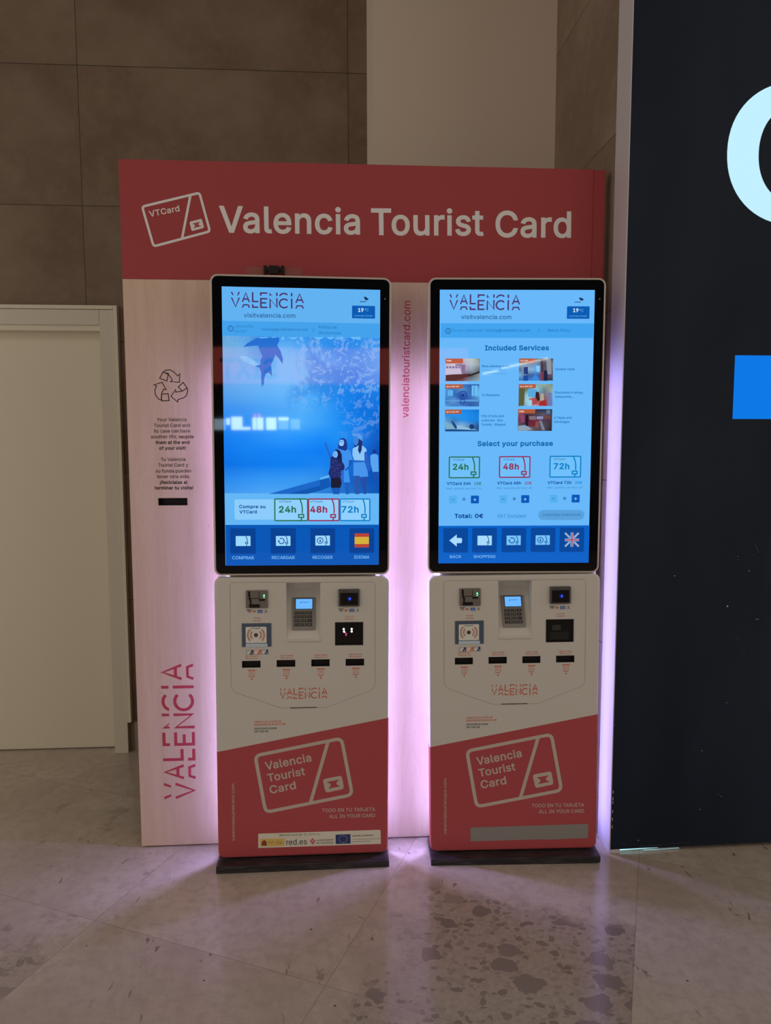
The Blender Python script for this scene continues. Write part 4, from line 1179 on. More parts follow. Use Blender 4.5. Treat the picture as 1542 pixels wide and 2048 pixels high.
  ('r',187.1,1886.6,200.6,1896.2,'6cb8fa',0,2),
  ('p',[-198.2,1856.1,-185.6,1867.1,-150.1,1888.3,-143.9,1885.1,-77.2,1889.5,-75.6,1878.4,-83.6,1862.9,-72.5,1845.3,-63.9,1818.4,-65.2,1800.1,-77.7,1819.0,-89.3,1831.3,-97.8,1811.3,-104.6,1797.0,-100.7,1758.8,-112.8,1770.7,-123.3,1766.8,-128.5,1746.7,-129.5,1725.8,-132.8,1732.0,-136.2,1718.2,-138.1,1742.4,-138.3,1770.8,-144.8,1787.3,-157.3,1791.3,-140.5,1797.3,-139.6,1811.1,-133.6,1825.7,-144.2,1850.4,-147.4,1861.9],'2470d0',2),
  ('p',[-213.1,1824.5,-190.2,1825.7,-161.2,1810.7,-144.7,1796.5,-161.4,1792.1,-190.5,1804.1],'86c2f6',2),
  ('p',[236.6,1489.9,251.3,1495.8,264.6,1490.7,266.7,1432.5,245.7,1431.7,238.2,1459.0],'58a4f0',2),
  ('d',251.3,1503.2,7.1,'1a3490',3),
  ('p',[247.2,1432.4,266.4,1432.5,265.9,1404.4,260.7,1398.5,257.7,1411.8,251.8,1399.9],'1c50b0',2),
  ('p',[61.6,1403.9,93.9,1411.3,96.8,1398.1,99.8,1380.4,61.6,1365.5],'1258b4',2),
  ('p',[-116.7,1354.2,61.6,1403.9,61.6,1383.2,-49.7,1354.3],'1c68c8',2),
  ('p',[-49.7,1354.3,61.6,1383.2,61.6,1365.5,17.5,1354.4],'1256b0',2),
  ('p',[61.6,1410.5,93.2,1421.6,94.6,1412.0,61.6,1403.9],'5cb4f6',2),
  ('p',[126.2,1512.7,140.9,1518.7,151.1,1512.9,167.3,1505.6,175.5,1473.4,170.3,1457.2,158.6,1446.8,166.8,1395.3,145.4,1395.2,140.9,1451.2,135.0,1492.3],'3e92ee',3),
  ('p',[162.9,1473.3,175.5,1473.4,172.5,1458.7,157.1,1439.5,149.8,1435.0,148.3,1439.5,161.5,1451.3],'1a58b8',4),
  ('p',[148.3,1395.2,166.0,1395.3,161.6,1374.6,163.2,1353.8,151.3,1353.8],'1e60c0',3),
  ('p',[127.7,1542.0,133.5,1548.1,143.8,1549.4,152.6,1543.6,156.7,1526.1,155.5,1508.5,148.2,1505.5,124.7,1512.7,124.7,1524.4],'1c3a8c',3),
  ('p',[128.4,1540.2,135.0,1544.2,143.8,1542.1,145.5,1531.8,142.3,1523.1,135.0,1521.5,128.4,1525.9,127.7,1533.2],'8cc4fa',4),
  ('l',[129.1,1524.7,135.0,1523.6,140.9,1524.8],1.1,'d8f0ff',5,0),
  ('l',[128.5,1536.9,140.8,1537.7],1.8,'2a50a8',5,0),
  ('p',[214.4,1504.4,224.0,1504.5,232.2,1475.1,238.3,1439.8,232.4,1433.9,223.4,1454.5,216.0,1472.1],'2a60c4',3),
  ('p',[175.4,1513.0,190.8,1521.9,206.2,1526.4,221.7,1513.3,224.7,1504.5,215.9,1500.0,216.7,1471.4,180.3,1473.1,174.4,1491.0],'8cc6fa',3),
  ('p',[180.3,1473.1,216.7,1471.4,217.5,1463.3,179.2,1464.6],'2468c4',3),
  ('p',[178.4,1464.6,217.5,1466.2,227.9,1435.3,229.8,1415.8,201.4,1413.8,198.4,1419.0,177.8,1417.7],'4a94ec',4),
  ('p',[179.3,1417.7,198.4,1418.3,202.9,1401.3,199.4,1353.9,183.8,1353.9],'2a58ac',3),
  ('p',[200.7,1413.8,225.8,1415.4,223.7,1377.6,222.3,1353.9,214.9,1353.9,205.9,1392.4],'2450a4',3),
  ('p',[179.0,1533.5,198.1,1546.8,209.8,1542.5,206.3,1507.3,200.4,1493.3,193.8,1507.2,196.7,1526.3,187.9,1518.9,180.5,1518.9],'22306c',4),
  ('p',[176.8,1552.5,189.2,1555.5,196.6,1546.8,194.4,1532.2,187.8,1523.3,182.0,1524.8,177.5,1536.4],'3c84e0',5),
  ('p',[171.6,1562.0,177.5,1567.1,186.3,1563.5,198.0,1565.1,207.6,1557.1,210.6,1538.1,202.5,1543.9,189.2,1554.8,174.5,1557.6],'5a9ee8',6),
  ('p',[80.6,1536.5,83.8,1536.6,84.9,1525.6,91.8,1511.1,97.6,1495.0,105.7,1480.4,97.6,1467.9,93.2,1486.2,83.8,1512.5,77.2,1525.6],'2468cc',3),
  ('p',[98.4,1481.8,105.7,1485.5,123.3,1479.0,140.9,1464.4,147.5,1452.7,146.1,1439.4,135.8,1435.7,133.6,1409.2,98.3,1409.5,91.0,1426.0,96.9,1448.1],'202a6c',5),
  ('d',99.1,1474.5,1.0,'7a6cb4',6),
  ('d',113.3,1465.6,1.0,'4c5cb0',6),
  ('d',127.5,1456.7,1.0,'8a84c0',6),
  ('d',105.1,1447.7,1.1,'7a6cb4',6),
  ('d',119.3,1438.8,1.1,'4c5cb0',6),
  ('d',133.6,1429.8,1.0,'8a84c0',6),
  ('d',111.1,1420.8,1.1,'7a6cb4',6),
  ('d',125.3,1473.6,1.0,'4c5cb0',6),
  ('d',102.9,1464.5,1.0,'8a84c0',6),
  ('d',117.1,1455.6,1.0,'7a6cb4',6),
  ('d',131.4,1446.7,1.0,'4c5cb0',6),
  ('d',108.9,1437.7,1.0,'8a84c0',6),
  ('d',123.1,1428.8,1.1,'7a6cb4',6),
  ('d',100.7,1419.7,1.0,'4c5cb0',6),
  ('d',114.9,1472.5,1.0,'8a84c0',6),
  ('d',129.2,1463.6,1.0,'7a6cb4',6),
  ('d',106.7,1454.6,1.1,'4c5cb0',6),
  ('d',120.9,1445.7,1.1,'8a84c0',6),
  ('d',135.2,1436.8,1.1,'7a6cb4',6),
  ('d',112.7,1427.7,1.0,'4c5cb0',6),
  ('d',127.0,1418.8,1.1,'8a84c0',6),
  ('d',104.5,1471.4,1.0,'7a6cb4',6),
  ('d',118.7,1462.6,1.1,'4c5cb0',6),
  ('d',133.0,1453.7,1.1,'8a84c0',6),
  ('d',110.5,1444.6,1.0,'7a6cb4',6),
  ('d',124.8,1435.7,1.0,'4c5cb0',6),
  ('d',102.3,1426.6,1.0,'8a84c0',6),
  ('d',116.5,1417.7,1.0,'7a6cb4',6),
  ('d',130.8,1470.5,1.0,'4c5cb0',6),
  ('d',108.3,1461.5,1.0,'8a84c0',6),
  ('d',122.6,1452.6,1.0,'7a6cb4',6),
  ('d',100.1,1443.5,1.0,'4c5cb0',6),
  ('d',114.3,1434.6,1.0,'8a84c0',6),
  ('d',128.6,1425.7,1.0,'7a6cb4',6),
  ('d',106.1,1416.6,1.0,'4c5cb0',6),
  ('d',120.3,1469.5,1.1,'8a84c0',6),
  ('d',134.6,1460.6,1.1,'7a6cb4',6),
  ('d',112.1,1451.5,1.0,'4c5cb0',6),
  ('d',126.4,1442.6,1.0,'8a84c0',6),
  ('d',103.9,1433.6,1.1,'7a6cb4',6),
  ('d',118.2,1424.6,1.0,'4c5cb0',6),
  ('d',132.4,1415.7,1.0,'8a84c0',6),
  ('d',109.9,1468.4,1.0,'7a6cb4',6),
  ('d',124.2,1459.5,1.0,'4c5cb0',6),
  ('d',101.7,1450.4,1.0,'8a84c0',6),
  ('d',115.9,1441.5,1.0,'7a6cb4',6),
  ('p',[110.8,1506.0,120.3,1510.5,130.6,1506.2,137.2,1492.3,138.7,1462.9,127.7,1458.5,120.3,1477.5,118.9,1498.0],'1a2250',6),
  ('p',[107.2,1499.4,114.5,1505.3,121.1,1502.4,124.0,1492.2,120.3,1481.9,111.5,1481.6,106.0,1489.2],'7cb8f8',7),
  ('l',[110.8,1489.9,116.7,1491.4],1.4,'2040a0',8,0),
  ('l',[108.6,1496.5,114.5,1497.3],1.4,'2040a0',8,0),
  ('p',[99.0,1409.8,133.6,1411.1,137.3,1390.8,132.1,1376.0,99.8,1375.9],'1e1e34',6),
  ('p',[136.5,1436.5,145.3,1437.2,143.9,1389.3,138.0,1379.0,135.1,1392.2],'2a6ad0',5),
  ('p',[101.2,1375.9,132.1,1376.0,129.2,1353.8,107.1,1353.8],'1a5cb8',5),
  ('r',-264.6,1246.2,267.7,1354.3,'64b6f6',0,2),
  ('r',-234.1,1264.4,237.2,1335.3,'8cccfc',6.0,3),
  ('t','Compre su',-218.1,1304.3,-127.7,1304.3,11.6,'0a4a94',0.03,4),
  ('t','VTCard',-217.4,1285.8,-157.6,1286.2,11.6,'0a4a94',0.03,4),
  ('r',-95.8,1260.1,18.8,1338.0,'90d0fe',3.5,4),
  ('f',-97.5,1258.8,20.5,1338.8,'2a7048',5.1,5,4.3),
  ('l',[-9.5,1338.8,-3.1,1322.8,-0.2,1306.9,-0.3,1286.0],4.3,'2a7048',5,0),
  ('f',-15.1,1270.0,6.8,1284.4,'2a7048',1.7,5,4.3),
  ('l',[-2.1,1270.0,-6.9,1258.8],4.3,'2a7048',5,0),
  ('t','VTCard',-80.3,1324.1,-39.4,1324.6,6.9,'2a5488',0.01,6),
  ('t','24h',-81.4,1288.7,-22.0,1288.7,23.3,'2a7048',0.03,6),
  ('r',21.4,1260.0,128.5,1338.0,'90d0fe',3.5,4),
  ('f',19.6,1258.7,130.2,1338.8,'942850',5.1,5,4.3),
  ('l',[102.0,1338.9,108.1,1322.9,110.8,1306.8,110.8,1286.0],4.3,'942850',5,0),
  ('f',97.0,1269.9,117.5,1284.3,'942850',1.8,5,4.4),
  ('l',[109.1,1269.9,104.7,1258.6],4.4,'942850',5,0),
  ('t','VTCard',27.8,1324.2,69.1,1324.6,7.0,'2a5488',0.01,6),
  ('t','48h',26.9,1288.7,86.7,1288.6,23.5,'942850',0.03,6),
  ('r',131.9,1259.8,236.3,1338.1,'90d0fe',3.5,4),
  ('f',130.2,1258.5,238.1,1339.0,'0a80c4',5.2,5,4.3),
  ('l',[210.4,1339.0,216.4,1322.9,219.1,1306.8,219.2,1285.9],4.4,'0a80c4',5,0),
  ('f',205.8,1269.8,225.8,1284.3,'0a80c4',1.8,5,4.4),
  ('l',[217.6,1269.7,213.4,1258.4],4.3,'0a80c4',5,0),
  ('t','VTCard',137.5,1324.2,179.0,1324.6,6.9,'0a80c4',0.01,6),
  ('t','72h',136.7,1288.6,196.9,1288.5,23.5,'0a80c4',0.03,6),
  ('r',-266.2,1102.9,268.3,1246.6,'0a58b8',0,2),
  ('r',-250.4,1144.8,-162.4,1234.5,'0a4294',5.2,3),
  ('t','COMPRAR',-244.0,1125.4,-169.0,1125.0,10.9,'84c6f8',0.004,4),
  ('r',-110.8,1145.0,-22.9,1234.6,'0a4294',5.2,3),
  ('t','RECARGAR',-107.0,1125.5,-27.6,1125.0,10.9,'84c6f8',0.004,4),
  ('r',27.5,1145.2,114.7,1233.9,'0a4294',5.3,3),
  ('t','RECOGER',35.4,1125.5,105.1,1125.2,10.9,'84c6f8',0.004,4),
  ('r',164.6,1145.8,251.7,1233.5,'0a4294',5.2,3),
  ('t','IDIOMA',181.2,1125.6,234.9,1125.3,11.0,'84c6f8',0.004,4),
  ('r',-231.3,1172.1,-180.3,1207.2,'9cd8fc',1.3,4),
  ('l',[-196.5,1207.2,-192.0,1196.7,-191.6,1186.1],2.6,'0a4294',5,0),
  ('f',-198.8,1179.1,-188.6,1186.2,'0a4294',1.4,5,2.2),
  ('l',[-192.7,1179.1,-195.3,1172.1],2.2,'0a4294',5,0),
  ('r',-92.4,1172.0,-41.8,1206.8,'9cd8fc',1.3,4),
  ('l',[-57.9,1206.8,-53.4,1196.3,-53.0,1185.9],2.6,'0a4294',5,0),
  ('f',-60.1,1178.9,-50.0,1185.9,'0a4294',1.3,5,2.2),
  ('l',[-54.0,1178.9,-56.6,1171.9],2.2,'0a4294',5,0),
  ('o',-73.2,1189.4,9.5,3.0,'0a4294',5,-160,130),
  ('p',[-86.3,1191.2,-78.7,1191.2,-82.3,1183.2],'0a4294',5),
  ('r',45.1,1172.7,96.1,1207.7,'9cd8fc',1.3,4),
  ('l',[79.8,1207.7,84.3,1197.2,84.8,1186.7],2.7,'0a4294',5,0),
  ('f',77.7,1179.7,87.9,1186.7,'0a4294',1.3,5,2.2),
  ('l',[83.8,1179.7,81.3,1172.7],2.2,'0a4294',5,0),
  ('o',61.9,1190.3,10.1,2.7,'0a4294',5,0,360),
  ('l',[61.9,1195.1,61.9,1188.5],2.6,'0a4294',5,0),
  ('p',[57.3,1190.3,66.5,1190.2,61.9,1184.0],'0a4294',5),
  ('r',182.9,1165.1,233.3,1215.2,'b84438',0,4),
  ('r',182.8,1177.4,233.4,1202.9,'d4b03c',0,5),
 ],
 'screen2': [
  ('r',-268.2,1104.4,268.0,2055.8,'68b8fa',0,0),
  ('v',-234.8,1987.7,9.5,1986.8,53.2,'4a3468',2),
  ('t','visitvalencia.com',-193.9,1956.9,-20.4,1956.7,14.7,'285a90',0.01,2),
  ('l',[198.1,2014.7,220.2,2015.2],2.4,'20406a',2,0),
  ('p',[213.2,2027.7,218.2,2031.0,230.0,2024.5,227.6,2020.1,219.2,2020.4],'1c3058',1),
  ('r',172.6,1958.2,251.1,2000.5,'0a5cb4',2.5,2),
  ('t','19',193.9,1980.6,212.6,1980.6,13.0,'d0ecff',0.03,3),
  ('t','ºC',216.0,1981.4,230.2,1981.5,10.1,'6ab4f0',0,3),
  ('t','overcast clouds',180.4,1965.1,242.2,1965.2,5.7,'5aa8ec',0.01,3),
  ('r',-264.8,1893.1,267.2,1942.5,'42a4f0',0,1),
  ('o',-238.9,1916.5,8.9,2.0,'14508c',3,0,360),
  ('t','i',-240.2,1911.6,-237.7,1911.6,9.7,'14508c',0.02,3),
  ('t','Do you need help?',-224.4,1913.7,-114.9,1913.8,9.8,'2a80c8',0.004,3),
  ('t','vlcshop@visitvalencia.com',-110.7,1913.8,46.5,1914.0,9.8,'2272b8',0.006,3),
  ('l',[76.5,1922.2,76.6,1912.8],1.7,'2272b8',3,0),
  ('t','Return Policy',107.1,1914.0,186.5,1914.1,10.2,'2272b8',0.004,3),
  ('t','Included Services',-110.4,1850.0,112.5,1850.5,17.6,'0a64ac',0.03,2),
  ('g',-247.3,1745.1,-127.7,1822.5,['98a8c8 c0c8d8 a8b4c0 c8d0c8 7c8478','b4b4cc c8c8dc 9c98b8 b8c4d0 8c98a0','b0a8c8 a8a8d0 8c84a8 90a0b0 586068','b8b4cc 8890a0 604848 484c50 889094','241c28 30242c 40343c 7c90a0 8ca8b8'],1),
  ('g',-247.6,1657.8,-128.9,1734.3,['2458a0 2c60ac 3870b8 2c64ac 2450a0','4c98d8 3c78bc 5090d0 3468ac 64b4ec','4c94dc 346cb8 2450a8 3c74bc 68b8f0','3068b0 5c9cdc 2c54a8 3464b0 3c74b4','5c9cdc 4078bc 4880c8 3458a0 3c6cb0'],1),
  ('g',-247.9,1571.8,-128.8,1646.9,['1c70c8 1878d8 1c84e4 1c80e0 1470cc','208ce8 2490ec 2490ec 1c88e8 1480e0','5ca0d4 3c7cb4 2c8ce4 1c88e4 1c80d8','6ca4cc 6494bc 84b4d8 4c84b8 1c4c8c','2c64a0 4c84b4 5c94c0 2c5890 1c4484'],1),
  ('g',9.2,1747.1,128.1,1823.0,['5c6c84 6c7c94 5c6478 786c7c 2c4468','8ca4bc 7888a0 6c90b8 4c4858 7c8490','4c5c80 98b0c8 64b0ec 5c4858 6c7484','7cb0dc 3c5c90 3468b0 603c50 585c6c','2c5890 3c78c4 3c80d0 44304c 28344c'],1),
  ('g',9.4,1659.2,128.1,1734.7,['5c5448 706858 88a898 98b098 7c8468','6c6c4c 607868 88c8ec 688088 98a8a0','5c5c40 94c8dc 5494c8 78686c 88a0b0','605c40 a0ccdc a85c60 943c40 7488a8','3c4838 8cb8cc b4a4ac a03434 6c7ca0'],1),
  ('g',8.1,1572.3,128.1,1648.0,['604858 5c3c44 2c2c40 202840 2c3858','84506c 442c44 4c4048 5c5470 4c3c48','783c58 341c2c 742c3c 4c3c4c 48343c','5c546c 3c2c3c 6c4448 544c5c 342834','7c94a8 8c98a8 5c4c50 44444c 281c28'],1),
  ('r',-247.4,1805.6,-186.5,1822.5,'b05a3c',3.3,3),
  ('t','FREE',-243.3,1812.2,-226.6,1812.2,4.9,'e8dcd8',0.03,4),
  ('r',-247.8,1719.5,-186.6,1734.4,'b05a3c',3.3,3),
  ('t','Up to 50% OFF',-243.6,1724.0,-199.2,1724.0,4.9,'e8dcd8',0.03,4),
  ('r',-248.1,1631.5,-190.6,1647.0,'b05a3c',3.4,3),
  ('t','Up to 10% OFF',-243.9,1636.6,-199.4,1636.5,5.0,'e8dcd8',0.03,4),
  ('r',8.8,1807.3,68.3,1823.0,'b05a3c',3.3,3),
  ('t','25% OFF',13.0,1812.7,39.8,1812.7,4.9,'e8dcd8',0.03,4),
  ('r',8.9,1720.6,68.6,1734.7,'b05a3c',3.3,3),
  ('t','Up to 20% OFF',13.1,1724.4,57.7,1724.4,5.0,'e8dcd8',0.03,4),
  ('r',7.7,1633.0,68.4,1648.0,'b05a3c',3.4,3),
  ('t','FREE',11.9,1637.6,28.8,1637.5,5.0,'e8dcd8',0.03,4),
  ('p',[-247.2,1797.8,-193.9,1798.7,-188.3,1769.3,-247.0,1767.5],'c0bcd8',2),
  ('r',-244.8,1788.9,-237.2,1796.0,'6c6c98',0.4,3),
  ('r',-234.4,1788.9,-226.8,1796.0,'6c6c98',0.4,3),
  ('r',-223.9,1788.9,-216.3,1796.0,'6c6c98',0.3,3),
  ('r',-213.4,1788.9,-205.8,1796.0,'6c6c98',0.3,3),
  ('r',-202.9,1788.9,-195.3,1796.0,'6c6c98',0.3,3),
  ('r',-212.0,1797.4,-209.1,1803.1,'30303c',0.3,3),
  ('r',-207.6,1797.4,-204.8,1803.1,'30303c',0.3,3),
  ('r',-203.3,1797.4,-200.4,1803.1,'30303c',0.3,3),
  ('r',-199.0,1797.4,-196.1,1803.1,'30303c',0.3,3),
  ('r',-194.6,1797.4,-191.8,1803.1,'30303c',0.3,3),
  ('p',[-193.0,1801.3,-177.7,1800.5,-179.3,1783.6,-182.8,1769.3,-190.1,1770.2,-193.8,1785.3],'706a94',3),
  ('p',[-247.0,1765.7,-195.5,1770.2,-157.5,1769.3,-128.6,1780.0,-128.6,1772.9,-211.6,1746.1,-244.2,1745.2],'2c2228',2),
  ('l',[-172.4,1820.9,-132.6,1818.2],1.1,'aab4b4',2,0),
  ('l',[-170.9,1816.3,-132.6,1814.7],1.1,'aab4b4',2,0),
  ('l',[-169.4,1811.7,-132.6,1811.1],1.1,'aab4b4',2,0),
  ('l',[-168.0,1807.0,-132.5,1807.6],1.0,'aab4b4',2,0),
  ('l',[-166.5,1802.4,-132.5,1804.0],1.0,'aab4b4',2,0),
  ('l',[-165.0,1797.8,-132.5,1800.5],1.1,'aab4b4',2,0),
  ('r',-238.5,1694.3,-220.4,1714.0,'62b0ec',0,2),
  ('r',-155.2,1694.2,-134.3,1730.0,'6abcf2',0,2),
  ('l',[-147.2,1730.0,-146.8,1694.2],1.4,'2458a0',3,0),
  ('o',-185.9,1696.0,13.4,3.9,'2c4c9c',3,0,360),
  ('d',-185.9,1696.0,5.3,'1c3c84',3),
  ('o',-186.6,1673.6,8.1,2.5,'2a4a98',3,0,360),
  ('p',[-246.5,1679.9,-131.3,1681.7,-131.2,1674.5,-246.5,1675.5],'5c9ada',2),
  ('p',[-227.0,1609.8,-217.9,1604.4,-206.8,1589.9,-205.9,1580.9,-212.2,1580.9,-221.4,1595.4],'1c4888',3),
  ('p',[-246.1,1606.2,-225.1,1595.4,-210.4,1579.1,-245.9,1578.3],'7cacc8',2),
  ('p',[-206.9,1593.6,-163.1,1582.7,-130.2,1575.4,-206.8,1578.2],'8cbcdc',2),
  ('d',-154.0,1587.2,8.7,'1c3c74',3),
  ('r',-245.9,1571.0,-129.2,1578.2,'1c4c88',0,2),
  ('p',[25.3,1792.5,39.8,1794.3,41.1,1769.3,26.6,1769.3],'223c78',2),
  ('p',[67.8,1797.8,82.3,1797.8,80.9,1776.4,71.8,1776.4],'84c8f4',2),
  ('p',[83.7,1822.8,92.8,1822.8,95.6,1769.3,86.5,1769.3],'4c3440',2),
  ('p',[103.6,1822.8,120.0,1822.8,122.8,1769.3,108.3,1769.3],'8c94a0',2),
  ('p',[97.1,1783.6,108.1,1780.0,109.6,1746.1,94.2,1746.1],'1c2444',3),
  ('r',84.8,1746.1,95.7,1776.4,'7c3c4c',0,3),
  ('p',[48.7,1746.1,68.3,1769.3,83.3,1746.1],'3c88dc',3),
  ('r',25.0,1746.1,41.4,1763.9,'1c4c9c',0,2),
  ('p',[11.0,1721.0,31.0,1719.2,28.3,1660.0,11.9,1660.0],'5c5c3c',2),
  ('p',[40.1,1717.4,72.9,1717.4,73.3,1690.5,42.4,1690.5],'58a8dc',2),
  ('p',[69.4,1708.5,80.3,1706.7,83.5,1679.7,73.6,1674.3,67.9,1690.5],'3a2224',3),
  ('p',[57.1,1683.3,69.7,1688.7,79.2,1667.2,57.4,1661.8],'b04a4c',3),
  ('p',[44.3,1685.1,58.8,1688.7,62.6,1679.7,46.2,1679.8],'b86c68',3),
  ('p',[85.9,1701.3,96.8,1703.1,99.0,1679.7,84.5,1676.1],'b0a490',3),
  ('p',[82.7,1674.3,104.5,1679.7,108.5,1659.9,81.2,1660.0],'a82c2c',3),
  ('r',111.7,1661.7,124.5,1704.9,'7078ac',0,2),
  ('r',41.8,1660.0,55.4,1690.5,'98d0e4',0,2),
  ('p',[16.1,1627.6,30.6,1629.4,32.0,1600.5,18.3,1602.3],'8c4468',2),
  ('r',35.5,1589.6,43.7,1627.6,'241424',0,2),
  ('r',47.2,1611.3,71.0,1623.9,'7c6c78',0.7,2),
  ('r',73.7,1613.1,96.5,1623.0,'8c90c0',0.7,2),
  ('r',47.5,1589.6,69.4,1605.9,'742438',0,2),
  ('p',[71.2,1604.1,82.1,1605.9,80.7,1582.3,69.7,1584.2],'7c5450',3),
  ('p',[82.1,1609.5,91.2,1607.7,104.6,1575.1,93.6,1575.1],'788098',2),
  ('r',100.2,1614.8,122.1,1623.9,'70483c',0.7,2),
  ('d',114.4,1638.3,8.1,'5c7488',2),
  ('p',[9.3,1589.7,34.8,1593.3,58.8,1578.8,9.6,1571.6],'8ca0b4',2),
  ('t','Bus,subway,train',-119.8,1792.9,-23.5,1792.9,7.8,'1e6cae',0.02,2),
  ('t','16 Museums',-120.1,1693.4,-57.9,1693.3,7.9,'1e6cae',0.02,2),
  ('t','City of arts and',-120.1,1620.6,-41.8,1620.5,7.9,'1e6cae',0.02,2),
  ('t','sciencies · Bus',-120.0,1605.6,-45.4,1605.5,7.9,'1e6cae',0.02,2),
  ('t','Turístic · Biopark',-119.8,1591.0,-34.6,1590.9,8.0,'1e6cae',0.02,2),
  ('t','Guided Visits',136.5,1782.2,203.7,1782.2,7.8,'1e6cae',0.02,2),
  ('t','Discounts in shops,',136.8,1701.9,236.7,1701.9,7.9,'1e6cae',0.02,2),
  ('t','restaurants...',137.1,1687.4,203.3,1687.4,7.9,'1e6cae',0.02,2),
  ('t','2 Tapas and',136.0,1614.5,196.9,1614.4,7.9,'1e6cae',0.02,2),
  ('t','beverages',136.3,1600.3,189.6,1600.2,8.0,'1e6cae',0.02,2),
  ('t','Suburban trains and',-119.7,1779.7,-38.9,1779.7,6.6,'4c98d8',0.004,2),
  ('t','complete metro',-100.7,1768.2,-29.5,1768.2,6.6,'4c98d8',0.004,2),
  ('t','Select your purchase',-133.4,1519.1,132.8,1519.9,18.0,'0a64ac',0.03,2),
  ('r',-233.1,1407.6,-124.2,1482.7,'70c0fc',3.4,2),
  ('f',-233.8,1406.7,-123.4,1483.5,'2a7048',5.0,3,4.2),
  ('l',[-151.9,1483.4,-145.7,1468.1,-142.8,1452.7,-142.6,1432.8],4.2,'2a7048',3,0),
  ('f',-156.4,1417.4,-135.9,1431.2,'2a7048',1.7,3,4.3),
  ('l',[-144.1,1417.4,-148.4,1406.6],4.2,'2a7048',3,0),
  ('t','VTCard',-218.4,1468.4,-179.9,1468.8,6.3,'2a5a90',0.01,4),
  ('t','24h',-219.4,1436.0,-164.0,1435.8,22.0,'2a7048',0.03,4),
  ('t','VTCard 24h',-240.3,1383.2,-155.9,1383.3,10.2,'0a4a94',0.03,4),
  ('t','15€',-142.7,1382.9,-118.5,1383.2,10.2,'2a7048',0.02,4),
  ('t','Max. quantity per item: 30',-240.6,1367.9,-117.5,1368.0,5.9,'3a80bc',0.004,4),
  ('r',-231.9,1317.7,-204.7,1345.3,'56b0ee',2.6,3),
  ('l',[-223.4,1331.3,-213.6,1331.3],2.1,'2a78c0',4,0),
  ('t','0',-183.8,1327.8,-174.5,1327.8,9.4,'0a4a94',0.03,4),
  ('r',-154.6,1317.8,-126.1,1345.5,'0a58b8',2.6,3),
  ('l',[-145.6,1331.1,-135.4,1331.1],2.1,'9cd4fc',4,0),
  ('l',[-140.5,1336.2,-140.4,1326.0],2.2,'9cd4fc',4,0),
  ('r',-55.5,1408.3,54.0,1483.6,'70c0fc',3.4,2),
  ('f',-56.4,1407.6,54.8,1484.4,'902c50',5.0,3,4.2),
  ('l',[25.8,1484.3,32.2,1469.0,35.2,1453.6,35.5,1433.6],4.2,'902c50',3,0),
  ('f',21.7,1418.2,42.3,1432.1,'902c50',1.7,3,4.2),
  ('l',[34.1,1418.2,29.8,1407.4],4.2,'902c50',3,0),
  ('t','VTCard',-41.0,1469.3,-2.5,1469.7,6.3,'2a5a90',0.01,4),
  ('t','48h',-41.9,1436.8,13.7,1436.7,22.0,'902c50',0.03,4),
  ('t','VTCard 48h',-62.4,1384.3,22.2,1384.5,10.2,'0a4a94',0.03,4),
  ('t','20€',35.4,1384.1,59.6,1384.4,10.2,'8a3c5c',0.02,4),
  ('t','Max. quantity per item: 30',-62.7,1369.1,60.7,1369.1,6.0,'3a80bc',0.004,4),
  ('r',-53.7,1318.8,-26.4,1346.5,'56b0ee',2.5,3),
  ('l',[-45.2,1332.4,-35.4,1332.4],2.1,'2a78c0',4,0),
  ('t','0',-5.5,1328.9,3.9,1328.9,9.4,'0a4a94',0.03,4),
  ('r',23.9,1319.0,52.4,1346.7,'0a58b8',2.5,3),
  ('l',[32.8,1332.2,43.0,1332.2],2.1,'9cd4fc',4,0),
  ('l',[37.8,1337.3,38.0,1327.1],2.1,'9cd4fc',4,0),
  ('r',122.8,1409.2,233.8,1484.5,'70c0fc',3.4,2),
  ('f',121.9,1408.3,234.6,1485.3,'0a80c4',5.0,3,4.2),
  ('l',[205.0,1485.3,211.5,1469.9,214.7,1454.5,215.2,1434.5],4.3,'0a80c4',3,0),
  ('f',201.2,1419.0,222.2,1433.0,'0a80c4',1.7,3,4.3),
  ('l',[213.8,1419.1,209.5,1408.3],4.3,'0a80c4',3,0),
  ('t','VTCard',137.2,1470.2,175.8,1470.6,6.3,'2a5a90',0.01,4),
  ('t','72h',136.5,1437.7,192.3,1437.5,22.01,'0a80c4',0.03,4),
  ('t','VTCard 72h',116.2,1385.5,201.1,1385.7,10.2,'0a4a94',0.03,4),
  ('t','25€',214.3,1385.2,238.6,1385.6,10.2,'1a8ad4',0.02,4),
  ('t','Max. quantity per item: 30',116.1,1370.2,239.8,1370.3,5.9,'3a80bc',0.004,4),
  ('r',125.3,1319.9,152.7,1347.6,'56b0ee',2.5,3),
  ('l',[133.9,1333.6,143.7,1333.5],2.2,'2a78c0',4,0),
  ('t','0',173.7,1330.0,183.1,1330.0,9.4,'0a4a94',0.03,4),
  ('r',203.1,1320.0,231.7,1347.8,'0a58b8',2.5,3),
  ('l',[212.0,1333.3,222.3,1333.3],2.1,'9cd4fc',4,0),
  ('l',[217.1,1338.4,217.3,1328.2],2.1,'9cd4fc',4,0),
  ('t','Total: 0€',-212.3,1265.6,-110.4,1265.7,15.4,'0a4a94',0.035,2),
  ('t','VAT Included',-60.1,1266.4,40.7,1266.5,12.8,'2a80c4',0.004,2),
  ('r',85.0,1257.5,250.1,1293.4,'5aa2dc',18.0,2),
  ('t','CONFIRM PURCHASE',99.6,1271.4,236.1,1271.8,8.6,'3a7cb8',0.02,3),
  ('r',-268.0,1104.0,269.0,1238.3,'0a62c8',0,2),
  ('r',-251.4,1142.4,-163.9,1230.1,'0a489c',5.2,3),
  ('r',-148.5,1142.4,-60.8,1230.2,'0a489c',5.1,3),
